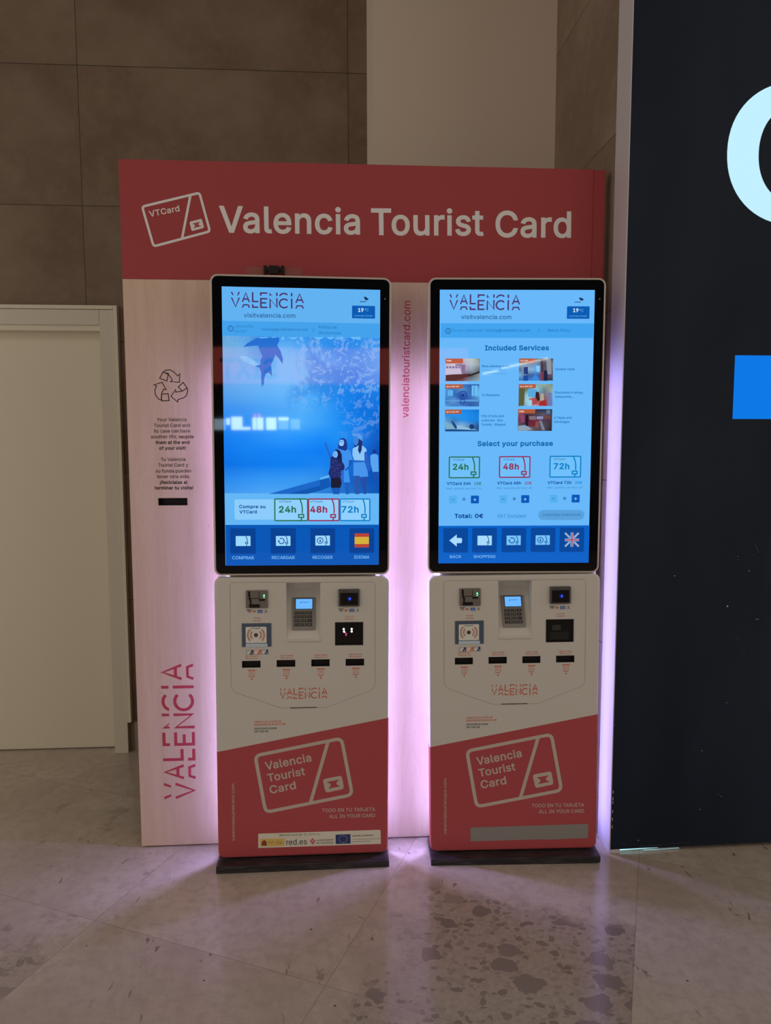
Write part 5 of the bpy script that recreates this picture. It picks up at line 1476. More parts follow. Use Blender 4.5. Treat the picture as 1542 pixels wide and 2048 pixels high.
  ('r',-44.2,1142.8,43.7,1230.2,'0a489c',5.2,3),
  ('r',60.0,1142.8,147.9,1230.2,'0a489c',5.2,3),
  ('r',163.3,1142.8,250.9,1230.8,'0a489c',5.2,3),
  ('p',[-230.1,1186.0,-203.8,1207.4,-203.7,1194.9,-188.3,1194.9,-184.9,1191.8,-184.8,1179.8,-188.2,1176.4,-203.6,1176.4,-203.5,1164.0],'a8dcfc',4),
  ('r',-129.7,1168.3,-78.8,1202.7,'a8dcfc',1.3,4),
  ('l',[-95.3,1202.7,-90.6,1192.3,-89.9,1182.0],2.6,'0a489c',5,0),
  ('f',-97.0,1175.1,-86.8,1182.0,'0a489c',1.3,5,2.1),
  ('l',[-90.9,1175.1,-93.4,1168.2],2.1,'0a489c',5,0),
  ('r',-26.1,1168.7,24.4,1202.7,'78c4fa',1.3,4),
  ('l',[8.0,1202.7,12.7,1192.5,13.3,1182.3],2.6,'0a489c',5,0),
  ('f',6.3,1175.5,16.4,1182.3,'0a489c',1.3,5,2.2),
  ('l',[12.4,1175.5,10.0,1168.7],2.2,'0a489c',5,0),
  ('o',-6.9,1185.7,9.4,3.0,'0a489c',5,-160,130),
  ('p',[-20.1,1187.5,-12.5,1187.5,-15.9,1179.7],'0a489c',5),
  ('r',77.5,1169.2,128.2,1203.2,'78c4fa',1.3,4),
  ('l',[111.7,1203.1,116.4,1192.9,117.1,1182.7],2.5,'0a489c',5,0),
  ('f',110.0,1175.9,120.2,1182.7,'0a489c',1.3,5,2.1),
  ('l',[116.2,1175.9,113.8,1169.1],2.2,'0a489c',5,0),
  ('o',94.3,1186.2,9.9,2.6,'0a489c',5,0,360),
  ('l',[94.2,1191.0,94.3,1184.5],2.6,'0a489c',5,0),
  ('p',[89.7,1186.2,98.8,1186.2,94.4,1180.1],'0a489c',5),
  ('t','BACK',-227.6,1122.7,-186.9,1122.9,10.4,'84c6f8',0.004,4),
  ('t','SHOPPING',-142.8,1122.7,-65.2,1122.8,10.3,'84c6f8',0.004,4),
  ('l',[182.1,1211.5,232.2,1162.6],6.1,'a4d4f8',4,0),
  ('l',[182.1,1211.5,232.2,1162.6],1.8,'9a5c84',5,0),
  ('l',[231.1,1211.3,183.2,1162.8],6.1,'a4d4f8',4,0),
  ('l',[231.1,1211.3,183.2,1162.8],1.7,'9a5c84',5,0),
  ('r',181.3,1179.9,232.9,1192.9,'0a489c',0,5),
  ('r',201.1,1161.4,213.6,1213.1,'0a489c',0,5),
  ('r',181.4,1182.1,232.9,1190.7,'a4d4f8',0,6),
  ('r',202.9,1161.4,211.9,1213.1,'a4d4f8',0,6),
  ('r',181.4,1184.2,232.9,1188.6,'b43450',0,7),
  ('r',205.0,1161.4,209.7,1213.1,'b43450',0,7),
 ],
}



# ------------------------------------------------------------------ the room
def struct(mb, name, parent=None, smooth=False):
    o = mb.build(name, parent, smooth)
    if not parent:
        o['kind'] = 'structure'
    return o


mb = MB()
mb.box(-4.5, -11.0, -.05, 4.5, 1.2, 0, FLOORM)
struct(mb, 'floor')

mb = MB()
mb.box(-4.5, -11.0, 4.4, 4.5, 1.2, 4.45, plain('dark_ceiling', (.22, .19, .16), .8, .2))
struct(mb, 'ceiling')

mb = MB()
DX = -1.236                       # right edge of the door opening
mb.box(-2.16 - 1.6, .905, 0, -2.16, 1.05, 4.4, TILE_BACK)
mb.box(-2.16, .905, 2.13, DX, 1.05, 4.4, TILE_BACK)
mb.box(DX, .905, 0, .06, 1.05, 4.4, TILE_BACK)
struct(mb, 'wall_back')
mb = MB()
mb.box(-1.135, .893, 0, .03, .905, .153, BASETILE)
struct(mb, 'baseboard_back')

dr = empty('door_1', (-1.7, .93, 0))
dr['kind'] = 'structure'


def rel(o, root):
    o.parent = root
    o.matrix_parent_inverse = Matrix.Translation(root.location).inverted()
    return o


mb = MB()
mb.slab(-2.13, .006, DX + .008, 2.082, .945, .985, .002, .0015, CREAMDOOR)
rel(mb.build('door_leaf'), dr)
mb = MB()                          # flat casing: head and jambs
mb.box(-2.20, .880, 2.088, DX + .004, .93, 2.158, CREAMTRIM)
mb.box(DX + .0055, .880, 0, -1.166, .93, 2.158, CREAMTRIM)
mb.box(-2.26, .880, 0, -2.13, .93, 2.158, CREAMTRIM)
mb.box(-2.13, .888, 2.062, DX + .004, .955, 2.0875, CREAMDOOR)   # stop lip under the head
mb.box(DX + .0035, .895, 0, DX + .010, .955, 2.0875, CREAMDOOR)
rel(mb.build('door_frame'), dr)
mb = MB()                          # outer bead
mb.slab(-2.29, 2.160, -1.1635, 2.178, .874, .93, .002, .002, CREAMDOOR)
mb.slab(-1.1635, .156, -1.1455, 2.178, .874, .93, .002, .002, CREAMDOOR)
rel(mb.build('trim_bead'), dr)

mb = MB()                          # plastered column standing proud of the tile
mb.add([(.055, .70, 0), (.93, .70, 0), (.93, 1.0, 0), (.026, 1.0, 0), (.055, .70, 4.4), (.93, .70, 4.4), (.93, 1.0, 4.4), (.026, 1.0, 4.4)],
       [(0, 1, 2, 3), (4, 5, 6, 7), (0, 1, 5, 4), (1, 2, 6, 5), (2, 3, 7, 6), (3, 0, 4, 7)], PLASTER)
struct(mb, 'wall_center')

mb = MB()                          # tiled return wall on the right
mb.add([(.894, -.03, 0), (.93, -.03, 0), (.93, .72, 0), (.880, .72, 0), (.894, -.03, 4.4), (.93, -.03, 4.4), (.93, .72, 4.4), (.880, .72, 4.4)],
       [(0, 1, 2, 3), (4, 5, 6, 7), (0, 1, 5, 4), (1, 2, 6, 5), (2, 3, 7, 6), (3, 0, 4, 7)], TILE_SIDE)
struct(mb, 'wall_right')
mb = MB()
mb.slab(.8895, 0, .93, 4.4, -.157, -.0315, .001, .002, JAMB)
struct(mb, 'trim_1')

# ------------------------------------------------------------------ display wall
W0, W1, HZ, TZ = -.8678, .8678, 2.110, 2.518
wall = empty('display_wall', (0, 0, 0))
setp(wall, 'tall wooden display panel with coral red header reading Valencia Tourist Card, standing behind both kiosks', 'display panel')
mb = MB()
mb.box(W0, 0, .006, W1, .05, HZ, WOOD)
pan = mb.build('wood_panel', wall)
xs = [it for it in D['wall_slot'] if it[0] == 'r'][0]
cb = MB()
cb.slab(xs[1] / 1000, xs[2] / 1000, xs[3] / 1000, xs[4] / 1000, -.02, .03, .004, 0, BLACK)
cut(pan, [cb.build('slot_cutter')])
mb = MB()
e_ = .0012
x0, z0, x1, z1 = (xs[1] / 1000, xs[2] / 1000, xs[3] / 1000, xs[4] / 1000)
mb.box(x0 - e_, .024, z0 - e_, x1 + e_, .0298, z1 + e_, BLACK)
for q in ((x0, z0, x0 + .0015, z1), (x1 - .0015, z0, x1, z1), (x0, z0, x1, z0 + .0015), (x0, z1 - .0015, x1, z1)):
    mb.box(q[0], -.0008, q[1], q[2], .0255, q[3], BLACK)
mb.build('recycling_slot', wall)
mb = MB()
mb.slab(W0, HZ + .0004, .8222, TZ, -.0012, .05, .001, .0008, REDM)
mb.slab(.8232, HZ + .0004, W1, TZ - .001, .0016, .05, .001, .0008, REDM)
mb.build('red_header', wall)
sheet('header_lettering', D['header_lettering'], wall, print_mat, -.0012)
sheet('card_emblem', D['header_card_emblem'], wall, print_mat, -.0012)
sheet('web_address', D['web_address'], wall, print_mat, 0)
sheet('split_logo', D['wall_logo'], wall, print_mat, 0)
sheet('recycling_symbol', D['recycling_symbol'], wall, print_mat, 0)
sheet('recycling_notice', D['recycling_notice'], wall, print_mat, 0)

# black clip taped to the header above the left kiosk
clip = empty('cable_clip', (-.335, -.0012, 2.135))
setp(clip, 'small black H-shaped clip taped to the red header above the left screen', 'clip')
mb = MB()
for a, b_ in ((-.036, -.026), (.026, .036)):
    mb.slab(a, -.004, b_, .026, -.012, -.0002, .001, .001, BLACK)
mb.slab(-.018, -.003, .018, .025, -.016, -.0002, .002, .0015, BLACK)
mb.slab(-.030, .007, .030, .016, -.010, -.0002, .001, .001, BLACK)
mb.build('clip_body', clip)
TAPE = plain('dull_clear_tape', (.36, .12, .11), .22, .5, bump=.5, bscale=120)
for a, b_ in ((-.098, -.0365), (.0365, .098)):
    mb = MB()
    mb.slab(a, -.006, b_, .022, -.0007, -.0001, .001, .0002, TAPE)
    mb.build('tape_strip', clip)


# ------------------------------------------------------------------ kiosks
def kiosk(which):
    if which == 1:
        o = empty('ticket_kiosk', (-.2344 - .0133 * math.cos(.0121), -.1439 - .0133 * math.sin(.0121), 0), (0, .008, .0121))
        setp(o, 'left ticket kiosk whose screen shows an aquarium picture and four Spanish menu buttons', 'kiosk', 'touchscreen ticket kiosks')
    else:
        o = empty('ticket_kiosk', (.5105 + .0161 * math.cos(-.0449), -.1564 + .0161 * math.sin(-.0449), 0), (0, -.0108, -.0449))
        setp(o, 'right ticket kiosk whose screen shows Included Services, with a grey cover strip near its foot', 'kiosk', 'touchscreen ticket kiosks')
    HW = .3085
    # base
    mb = MB()
    mb.slab(-HW - .001, 0.0005, HW + .001, .0255, -.048, .118, .0015, .0015, STEEL)
    mb.build('base_plate', o)
    # spine and LED strips
    mb = MB()
    mb.box(-.262, .052, .0255, .262, .115, 2.02, SPINE)
    spine = mb.build('spine', o)
    for sgn in (-1, 1):
        mb = MB()
        tilt = math.radians(10 if (which == 2 and sgn > 0) else 65)     # strips are turned towards the viewer, less so beside the wall
        c0 = (.2630, .082)
        c1 = (c0[0] + .0185 * math.sin(tilt), c0[1] + .0185 * math.cos(tilt))
        d_ = .0012
        q = [(sgn * c0[0], c0[1]), (sgn * c1[0], c1[1])]
        b_ = [(sgn * (c1[0] - d_), c1[1] + d_), (sgn * (c0[0] - d_), c0[1] + d_)]
        P = q + b_
        vs = [(x, y, .045) for x, y in P] + [(x, y, 1.80) for x, y in P]
        mb.add(vs, [(0, 1, 5, 4)], LED if tilt > .6 else LED_WALL)
        mb.add(vs, [(1, 2, 6, 5), (2, 3, 7, 6), (3, 0, 4, 7), (0, 1, 2, 3), (4, 5, 6, 7)], SPINE)
        mb.build('light_strip', o)
    # lower housing with the keypad niche, card slots and scanner window cut in
    mb = MB()
    mb.slab(-HW, .0285, HW, 1.0605, 0, .052, .024, .007, WHITE, seg=8)
    hous = mb.build('housing', o)
    cutters = []
    cb = MB()
    cb.prism([(-.02, 1.040), (.068, 1.040), (.068, .985), (0, .838), (-.02, .838)], -.058, .062, WHITE)
    cutters.append(cb.build('cutter'))
    spine.parent = None
    cut(spine, [cb.build('cutter')])
    spine.parent = o
    slots = ((-.2149, .7365, -.1501, .7610), (-.0931, .7375, -.0274, .7620), (.0297, .7372, .0946, .7623), (.1520, .7378, .2179, .7625))
    for q in slots + ((.1139, .8125, .2144, .8968),):
        cb = MB()
        cb.box(q[0], -.02, q[1], q[2], .012, q[3], WHITE)
        cutters.append(cb.build('cutter'))
    ct = [c for c in cutters]
    hous.parent = None
    cut(hous, ct)
    hous.parent = o
    hous.data.polygons.foreach_set('use_smooth', [True] * len(hous.data.polygons))
    hous.data.set_sharp_from_angle(angle=math.radians(30))
    flat_fronts(hous.data)
    hous['label'] = 'cream lower housing'
    # step across the back of the keypad niche and its lip
    mb = MB()
    mb.box(-.0575, .056, 1.012, .0615, .0679, 1.0398, WHITE)
    mb.build('niche_step', o)
    mb = MB()
    mb.slab(-.0585, .829, .0625, .8385, -.005, -.0002, .002, .002, WHITE)
    mb.build('niche_lip', o)
    # service door outline
    sheet('service_door', D['door_outline'], o, print_mat, 0)
    # pin pad on the sloping floor of the niche
    sl = Vector((0, .068, .147)).normalized()
    nrm = Vector((0, -sl.z, sl.y))
    X = Vector((1, 0, 0))
    pad = empty('pin_pad')
    pad.parent = o
    Mt = Matrix((X, -nrm, sl)).transposed().to_4x4()
    Mt.translation = Vector((.002, 0, .838))
    pad.matrix_local = Mt
    mb = MB()
    mb.slab(-.041, .031, .041, .149, -.007, -.0004, .003, .0015, GREYPAD)
    mb.build('pad_case', pad)
    mb = MB()
    mb.slab(-.0315, .104, .0325, .1455, -.0080, -.0069, .001, .0004, plain('lcd_surround', (.02, .035, .07), .3))
    mb.slab(-.0285, .1065, .0305, .1425, -.0086, -.0078, .001, .0002, glow('lcd_blue', hexlin('64b4fc'), 1.0))
    mb.disc(-.011, .131, .004, -.0088, glow('lcd_mark', hexlin('2c68b8'), 1.0), 12)
    mb.disc(-.0125, .1325, .003, -.0089, glow('lcd_blue', hexlin('64b4fc'), 1.0), 12)
    mb.box(-.004, -.0088, .1295, .018, -.0087, .1315, glow('lcd_mark', hexlin('2c68b8'), 1.0))
    mb.build('lcd', pad)
    kw = .0648
    digits = (('1', '2', '3', 'X'), ('4', '5', '6', '<'), ('7', '8', '9', ''), ('*', '0', '#', 'O'))
    proto = None
    for r in range(4):
        for c_, (a, b_) in enumerate(((-.01, .18), (.215, .417), (.455, .646), (.695, .965))):
            x0, x1 = -.0325 + a * kw, -.0325 + b_ * kw
            z1 = .0975 - r * .0142
            kb_ = MB()
            kb_.slab(x0, z1 - .0108, x1, z1, -.0095, -.0069, .0012, .0008, KEYM, seg=3)
            if digits[r][c_]:
                vs, fs = text_mesh(digits[r][c_], .02)
                mx = (min(q[0] for q in vs) + max(q[0] for q in vs)) / 2
                kb_.add([((x0 + x1) / 2 + (q[0] - mx) * .0053, -.0097, z1 - .0080 + q[1] * .0053) for q in vs], fs, plain('key_print', (.45, .42, .38), .5))
            kb_.build('key', pad)
    # card reader
    rd = MB()
    rd.slab(-.1984, .9515, -.1224, 1.0150, -.006, -.0003, .003, .0015, READER)
    cr = rd.build('card_reader', o)
    mb = MB()
    for zz, w in ((1.004, .007), (.990, .005), (.976, .006)):
        mb.box(-.1895 + (1.0 - zz) * .2, -.0066, zz - .010, -.1895 + (1.0 - zz) * .2 + w, -.0062, zz + .008, BLACK)
    mb.slab(-.187, .9545, -.150, .966, -.0072, -.006, .002, .0005, BLACK)
    mb.box(-.192, -.0067, .9858, -.148, -.0063, .9880, BLACK)
    mb.box(-.152, -.0070, .978, -.132, -.0063, .9845, BLACK)
    mb.box(-.153, -.0067, .9885, -.1515, -.0063, 1.010, BLACK)
    mb.build('card_throat', cr)
    mb = MB()
    mb.disc(-.1348, .9975, .0026, -.0074, glow('green_led_hot', (.35, 1.0, .55), 2.2), 14, .001)
    mb.disc(-.1348, .9905, .0018, -.0074, glow('green_led_hot', (.35, 1.0, .55), 2.2), 14, .001)
    mb.disc(-.1348, .9955, .0062, -.0066, glow('green_led', (.01, .16, .05), 1.0), 18, .0005)
    ld = mb.build('status_lamp', cr)
    ld['label'] = 'small green indicator lamp'
    # contactless reader
    mb = MB()
    mb.slab(.1258, .9546, .2008, 1.0170, -.010, -.0003, .004, .002, plain('reader_frame_grey', (.10, .095, .10), .35))
    cl = mb.build('contactless_reader', o)
    mb = MB()
    mb.slab(.1325, .9605, .1945, 1.0045, -.0112, -.0098, .002, .0006, BLACKGLASS)
    for i in range(4):
        mb.box(.140 + i * .0055, -.0103, 1.0085, .1425 + i * .0055, -.0100, 1.0105, BLACK)
    mb.build('reader_window', cl)
    mb = MB()
    bx, bz = .1650, .9835
    if which == 2:
        bx = .1665
    mb.disc(bx, bz, .0075, -.01125, glow('blue_glow_soft', (.004, .012, .22), 1.0), 20)
    for r_ in (.0022, .0042, .0062):
        vs, fs = stroke_faces([(bx - .003 + r_ * math.cos(math.radians(a)), bz + r_ * math.sin(math.radians(a))) for a in range(-50, 51, 20)], .0012, False)
        mb.add([(q[0], -.0114, q[1]) for q in vs], fs, glow('blue_glow', (.06, .14, 1.0), 1.3))
    mb.build('wave_symbol', cl)
    # travel-card pad
    mb = MB()
    mb.slab(-.2152, .8108, -.1098, .8975, -.0012, -.0002, .002, .0005, SILVER)
    mb.slab(-.2132, .8128, -.1118, .8955, -.0022, -.0008, .002, .0006, BLUEPAD)
    pd = mb.build('card_pad', o)
    sheet('pad_print', D['reader_print'], pd, print_mat, -.0022)
    # scanner window
    mb = MB()
    mb.box(.1141, .0085, .8127, .2142, .0118, .8966, BLACKGLASS)
    for q in ((.1139, .8125, .1157, .8968), (.2126, .8125, .2144, .8968), (.1139, .8125, .2144, .8143), (.1139, .8950, .2144, .8968)):
        mb.box(q[0], -.0008, q[1], q[2], .0085, q[3], DARKGREY)
    if which == 2:
        mb.slab(.138, .855, .170, .874, .0078, .0086, .001, 0, DARKGREY)
        mb.slab(.130, .820, .200, .848, .0080, .0086, .001, 0, plain('scanner_shelf', (.022, .022, .024), .3))
    sw = mb.build('code_scanner', o)
    if which == 1:
        mb = MB()
        for px, pz in ((.1450, .8695), (.1462, .8605), (.1735, .8695), (.1735, .8605)):
            mb.disc(px, pz, .0038, .0070, glow('scanner_white', (.85, .95, 1.0), 1.6), 14, .001)
        for px, pz in ((.1500, .8560), (.1545, .8525), (.1530, .8470)):
            mb.disc(px, pz, .0024, .0070, glow('scanner_pink', (.9, .10, .35), 1.0), 12, .001)
        lm = mb.build('scanner_lamp', sw)
        lm['label'] = 'four lit white and pink scanner lamps'
    # card slots
    for q in slots:
        mb = MB()
        e = .0006
        mb.box(q[0], .0105, q[1], q[2], .0119, q[3], BLACK)
        for t in ((q[0], q[1], q[0] + .0012, q[3]), (q[2] - .0012, q[1], q[2], q[3]), (q[0], q[1], q[2], q[1] + .0012), (q[0], q[3] - .0012, q[2], q[3])):
            mb.box(t[0], -.0006, t[1], t[2], .0105, t[3], BLACK)
        mb.build('card_slot', o)
    # prints
    sheet('split_logo', D['housing_logo'], o, print_mat, 0)
    for kx in 'abcd':
        sheet('slot_label', D['slot_label_' + kx], o, print_mat, 0)
        sheet('slot_icon', D['slot_icon_' + kx], o, print_mat, 0)
    for kx in 'ab':
        sheet('reader_caption', D['reader_caption_' + kx], o, print_mat, 0)
        sheet('payment_marks', D['payment_marks_' + kx], o, print_mat, 0)
    for kx in 'abc':
        sheet('card_sample', D['card_sample_' + kx], o, print_mat, 0)
    it = D['red_vinyl'][0]
    c = it[1]
    zl, zr = c[1] / 1000, c[3] / 1000
    slope = (zr - zl) / ((c[2] - c[0]) / 1000)
    xl, xr = -HW + .0072, HW - .0072
    zL = zl + slope * (xl - c[0] / 1000)
    zR = zl + slope * (xr - c[0] / 1000)
    mb = MB()                      # vinyl wraps round the edges with the housing
    e = .00025
    pts = []
    rad = .0170
    z0 = .0285 + .0072
    for cx, cz, a0 in ((xr - rad, z0 + rad, 270), (xl + rad, z0 + rad, 180)):
        for k in range(7):
            a = math.radians(a0 + 90 * k / 6) if a0 == 270 else math.radians(270 - 90 * k / 6)
            pts.append((cx + rad * math.cos(a), cz + rad * math.sin(a)))
    rightarc, leftarc = pts[:7], pts[7:]
    face = [(xl, zL)] + leftarc[::-1] + rightarc + [(xr, zR)]
    n = len(face)
    def out(q, d, z0_):
        """push an outline point outwards by d, keeping the slanted top edge on its line"""
        x, z = q
        if z > z0 + rad - 1e-6:
            x2 = x + (d if x > 0 else -d)
            return (x2, zl + slope * (x2 - c[0] / 1000) if abs(z - zL) < 1e-6 or abs(z - zR) < 1e-6 else z)
        ccx = (xr - rad) if x > 0 else (xl + rad)
        v = Vector((x - ccx, z - (z0 + rad)))
        if abs(x) < xr - rad - 1e-6:
            return (x, z - d)
        v = v.normalized() * (rad + d)
        return (ccx + v.x, z0 + rad + v.y)
    rings = [[(q[0], -e, q[1]) for q in face]]
    for k in (1, 2, 3):
        a = PI / 2 * k / 3
        d = .0072 * math.sin(a)
        yy = .007 * (1 - math.cos(a))
        rings.append([(out(q, d + e * math.sin(a), 0)[0], yy - e * math.cos(a), out(q, d + e * math.sin(a), 0)[1]) for q in face])
    rings.append([(q[0], .05, q[2]) for q in rings[-1]])
    mb.add(rings[0], [tuple(range(n))], print_mat('red'))
    for i in range(len(rings) - 1):
        vs = rings[i] + rings[i + 1]
        mb.add(vs, [(k, n + k, n + k + 1, k + 1) for k in range(n - 1)], print_mat('red'))
    vin = mb.build('red_vinyl', o, True)
    vin['label'] = 'coral red lower vinyl with slanted top edge'
    sheet('guide_notice', D['guide_notice'], o, print_mat, 0)
    em = sheet('card_emblem', D['card_emblem'], o, print_mat, 0)
    sheet('emblem_lettering', D['card_lettering'], em, print_mat, 0)
    sheet('web_address', D['body_web_address'], o, print_mat, 0)
    sheet('slogan', D['slogan'], o, print_mat, 0)
    if which == 1:
        fl = sheet('funding_label', D['funding_label'], o, print_mat, 0)
        fl['label'] = 'pale strip label with red.es and European Union marks'
    else:
        fl = sheet('cover_sticker', D['cover_sticker'], o, print_mat, 0)
        fl['label'] = 'plain grey cover strip'
    # monitor
    mb = MB()
    mb.slab(-HW + .001, 1.0668, HW - .001, 2.0975, 0, .052, .026, .004, RIM, seg=8)
    mon = mb.build('monitor', o, True)
    if which == 2:                 # this head sits a touch straighter than its housing
        mon.location, mon.rotation_euler = (-.0161, 0, 0), (0, .0108, 0)
    mb = MB()
    mb.slab(-HW + .008, 1.0738, HW - .008, 2.0905, -.0012, .002, .020, .0008, BLACKGLASS, seg=8)
    mb.build('glass_front', mon, True)
    mb = MB()
    mb.disc(.2853, 2.0257, .0035, -.0014, plain('lens_ring', (.05, .05, .06), .3), 16)
    mb.disc(.2853, 2.0257, .0016, -.0016, plain('lens_glint', (.45, .5, .6), .2), 12)
    obj_raw('front_camera', mb, mon)
    S = D['screen%d' % which]
    sheet('screen', S, mon, screen_mat, -.0012)
    return o


kiosk(1)
kiosk(2)

# ------------------------------------------------------------------ backlit black panel on the right
lb = empty('lightbox', (1.55, -.15, 0))
setp(lb, 'big black backlit advertising panel with glowing letter and blue block at right edge', 'advertising panel')
ang = math.atan2(.013, .631)
lb.location = (.893, -.1585, 0)
lb.rotation_euler = (0, 0, ang)
mb = MB()
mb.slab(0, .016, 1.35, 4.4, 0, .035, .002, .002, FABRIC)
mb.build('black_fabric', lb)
mb = MB()
mb.box(.004, .0352, .012, 1.346, .09, 4.4, SPINE)
mb.build('box_frame', lb)
mb = MB()
LEAK = glow('leak_cyan', hexlin('b0e8f4'), 1.2)
for x0, x1, a0, a1 in ((.004, .10, .0050, .0032), (.10, .19, .0032, .0008), (.13, .27, .0016, .0010)):
    yb, zb = (.010, .0100) if a0 > .0017 else (.004, .0052)
    vs = [(x0, yb, zb - a0), (x1, yb, zb - a1 + (x1 - .004) * .006), (x1, yb, zb + (x1 - .004) * .006), (x0, yb, zb)]
    mb.add(vs + [(a, b + .006, c) for a, b, c in vs], [(0, 1, 2, 3), (4, 7, 6, 5), (0, 4, 5, 1), (1, 5, 6, 2), (2, 6, 7, 3), (3, 7, 4, 0)], LEAK if a0 > .0017 else glow('leak_grey', hexlin('8ca4a4'), .8))
mb.build('light_leak', lb)


mb = MB()
cx, cz = .596, 2.5305
ao, bo, ai, bi = .250, .240, .136, .163
n = 64
vs, fs = [], []
for k in range(n):
    a = 2 * PI * k / n
    ca, sa = math.cos(a), math.sin(a)
    # slightly squared ovals, as in a grotesque capital
    f = lambda t: math.copysign(abs(t) ** .94, t)
    vs.append((cx + ao * f(ca), -.0006, cz + bo * f(sa)))
    vs.append((cx + ai * f(ca), -.0006, cz + bi * f(sa)))
for k in range(n):
    j = (k + 1) % n
    fs.append((2 * k, 2 * j, 2 * j + 1, 2 * k + 1))
mb.add(vs, fs, glow('letter_glow', hexlin('c2f0ff'), 1.0, .5, .1))
lo = obj_raw('glowing_letter', mb, lb)
lo['label'] = 'pale cyan glowing capital O'
mb = MB()
mb.add([(.4055, -.0006, 1.6145), (1.35, -.0006, 1.6145), (1.35, -.0006, 1.839), (.4055, -.0006, 1.839)], [(0, 1, 2, 3)], glow('block_glow', hexlin('0078e6'), 1.0, .5, .1))
bo_ = obj_raw('blue_block', mb, lb)
bo_['label'] = 'glowing blue rectangle'
CH = plain('pale_chip', (.62, .60, .58), .6)
CHD = plain('dull_chip', (.14, .14, .15), .6)
for (x, z, r, b) in [(0.212, 1.049, 0.0022, 1), (0.274, 1.013, 0.0012, 0), (0.417, 0.933, 0.0032, 1), (0.419, 0.922, 0.0014, 0), (0.529, 0.882, 0.0018, 1), (0.537, 0.882, 0.0018, 1), (0.46, 0.807, 0.0022, 0), (0.488, 0.755, 0.0015, 1), (0.435, 1.122, 0.0015, 0), (0.448, 1.117, 0.0015, 1), (0.448, 1.105, 0.0018, 0), (0.507, 1.121, 0.0014, 0), (0.504, 1.102, 0.0015, 0), (0.494, 1.063, 0.0019, 1), (0.372, 1.04, 0.0014, 0), (0.429, 0.569, 0.0017, 1), (0.341, 0.387, 0.0018, 1), (0.317, 0.386, 0.0011, 0), (0.412, 0.214, 0.0014, 1), (0.423, 0.206, 0.0018, 1), (0.432, 0.17, 0.0013, 0), (0.343, 0.158, 0.0016, 1), (0.328, 0.752, 0.0012, 0), (0.088, 0.757, 0.001, 0), (0.107, 0.048, 0.0024, 1), (0.052, 0.035, 0.0022, 0), (0.041, 0.043, 0.0012, 0), (0.003, 0.498, 0.0012, 1)]:
    m_ = CH if b else CHD
    mb = MB()
    pts = [(x + r * random.uniform(.5, 1.6) * math.cos(a), -.0004, z + r * random.uniform(.5, 1.1) * math.sin(a)) for a in [2 * PI * i / 7 for i in range(7)]]
    mb.add(pts, [tuple(range(7))], m_)
    obj_raw('paint_chip', mb, lb)
for z in (.235, .21, .195, .16, .13, .10):
    mb = MB()
    mb.add([(.003, -.0004, z), (.0055, -.0004, z), (.0055, -.0004, z + .012), (.003, -.0004, z + .010)], [(0, 1, 2, 3)], CH)
    obj_raw('paint_chip', mb, lb)
mb = MB()
vs, fs = stroke_faces([(0.51, 1.16), (0.522, 1.143), (0.524, 1.129)], .0012, False)
mb.add([(q[0], -.0004, q[1]) for q in vs], fs, CHD)
obj_raw('scratch', mb, lb)
mb = MB()
mb.add([(.11, -.0004, .0235), (.31, -.0004, .0300), (.31, -.0004, .0307), (.11, -.0004, .0242)], [(0, 1, 2, 3)], CHD)
obj_raw('scratch', mb, lb)
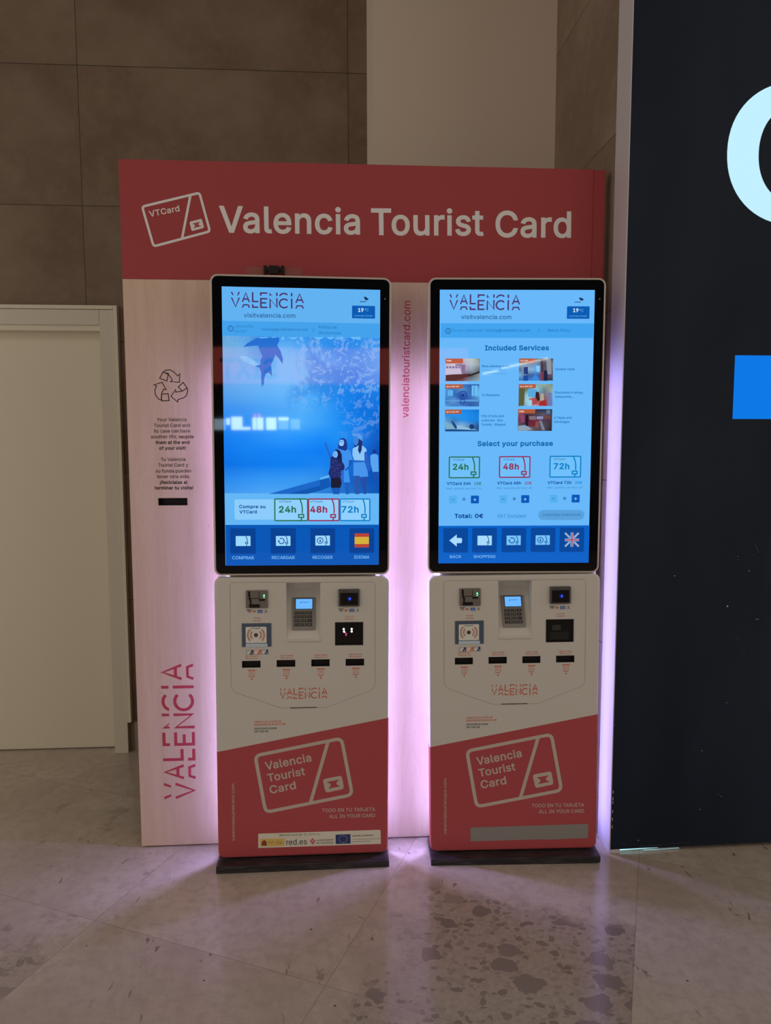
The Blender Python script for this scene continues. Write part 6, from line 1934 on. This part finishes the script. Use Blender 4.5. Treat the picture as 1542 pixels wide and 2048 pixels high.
# ------------------------------------------------------------------ the booth across the hall, seen mirrored in the screens
booth = empty('wall_opposite', (0, -8, 0))
booth['kind'] = 'structure'
DARKWALL = plain('dark_booth_wall', (.018, .018, .02), .7, .1)
mb = MB()
mb.box(-2.6, -8.3, 0, 4.4, -8.0, 4.35, DARKWALL)
rel(mb.build('booth_front'), booth)
mb = MB()
mb.box(-2.3, -8.0, 2.37, 1.0, -7.94, 2.86, glow('orange_sign_glow', (1.8, .28, .22), 1.0, .5, .1, (.3, .05, .03)))
sg = rel(mb.build('sign_fascia'), booth)
mb = MB()
vs, fs = text_mesh('SIXT', .05)
wd = max(q[0] for q in vs)
mb.add([(-.77 - q[0] / wd * .78, -7.936, 2.44 + q[1] * .26) for q in vs], fs, BLACK)
rel(obj_raw('sign_lettering', mb), booth)
PANE = glow('bright_pane', (.85, 1.0, .95), 16.0, .4)
PANED = glow('bluish_pane', (.30, .42, .50), 11.0, .4)
for x0, x1, z0, z1, m_ in ((-1.66, -1.50, 1.73, 1.88, PANED), (-1.49, -1.44, 1.80, 1.89, PANE), (-1.42, -1.27, 1.73, 1.91, PANE), (-1.27, -1.16, 1.73, 1.77, PANE), (-1.13, -1.08, 1.73, 1.90, PANE),
                          (-1.07, -.98, 1.73, 1.90, PANE), (-.94, -.80, 1.73, 1.90, PANE), (-.77, -.63, 1.86, 1.905, PANE), (-.77, -.63, 1.735, 1.85, PANED), (-.60, -.47, 1.735, 1.88, PANED)):
    mb = MB()
    mb.box(x0, -8.0, z0, x1, -7.985, z1, m_)
    rel(mb.build('window_pane'), booth)
mb = MB()
for x0 in (-1.11, -1.05):
    mb.box(x0, -7.985, 1.90, x0 + .035, -7.97, 1.95, glow('red_exit_glow', (1.0, .10, .25), 9.0, .4))
rel(mb.build('red_sign_lamp'), booth)
TUBE = glow('tube_glow', (.95, 1.0, .92), 13.0, .4)
for a, b_ in (((1.20, -7.9, 2.50), (1.38, -7.6, 2.515)), ((1.46, -7.9, 2.575), (2.02, -7.5, 2.66))):
    A_, B_ = Vector(a), Vector(b_)
    mb = MB()
    h = .010
    mb.add([A_ + Vector((0, 0, -h)), A_ + Vector((0, .02, h)), A_ + Vector((0, -.02, h)), B_ + Vector((0, 0, -h)), B_ + Vector((0, .02, h)), B_ + Vector((0, -.02, h))],
           [(0, 1, 2), (3, 5, 4), (0, 3, 4, 1), (1, 4, 5, 2), (2, 5, 3, 0)], TUBE)
    mb.box(B_.x - .004, B_.y - .004, B_.z, B_.x + .004, B_.y + .004, 4.4, BLACK)
    mb.box(A_.x - .004, A_.y - .004, A_.z, A_.x + .004, A_.y + .004, 4.4, BLACK)
    rel(mb.build('hanging_tube_lamp'), booth)
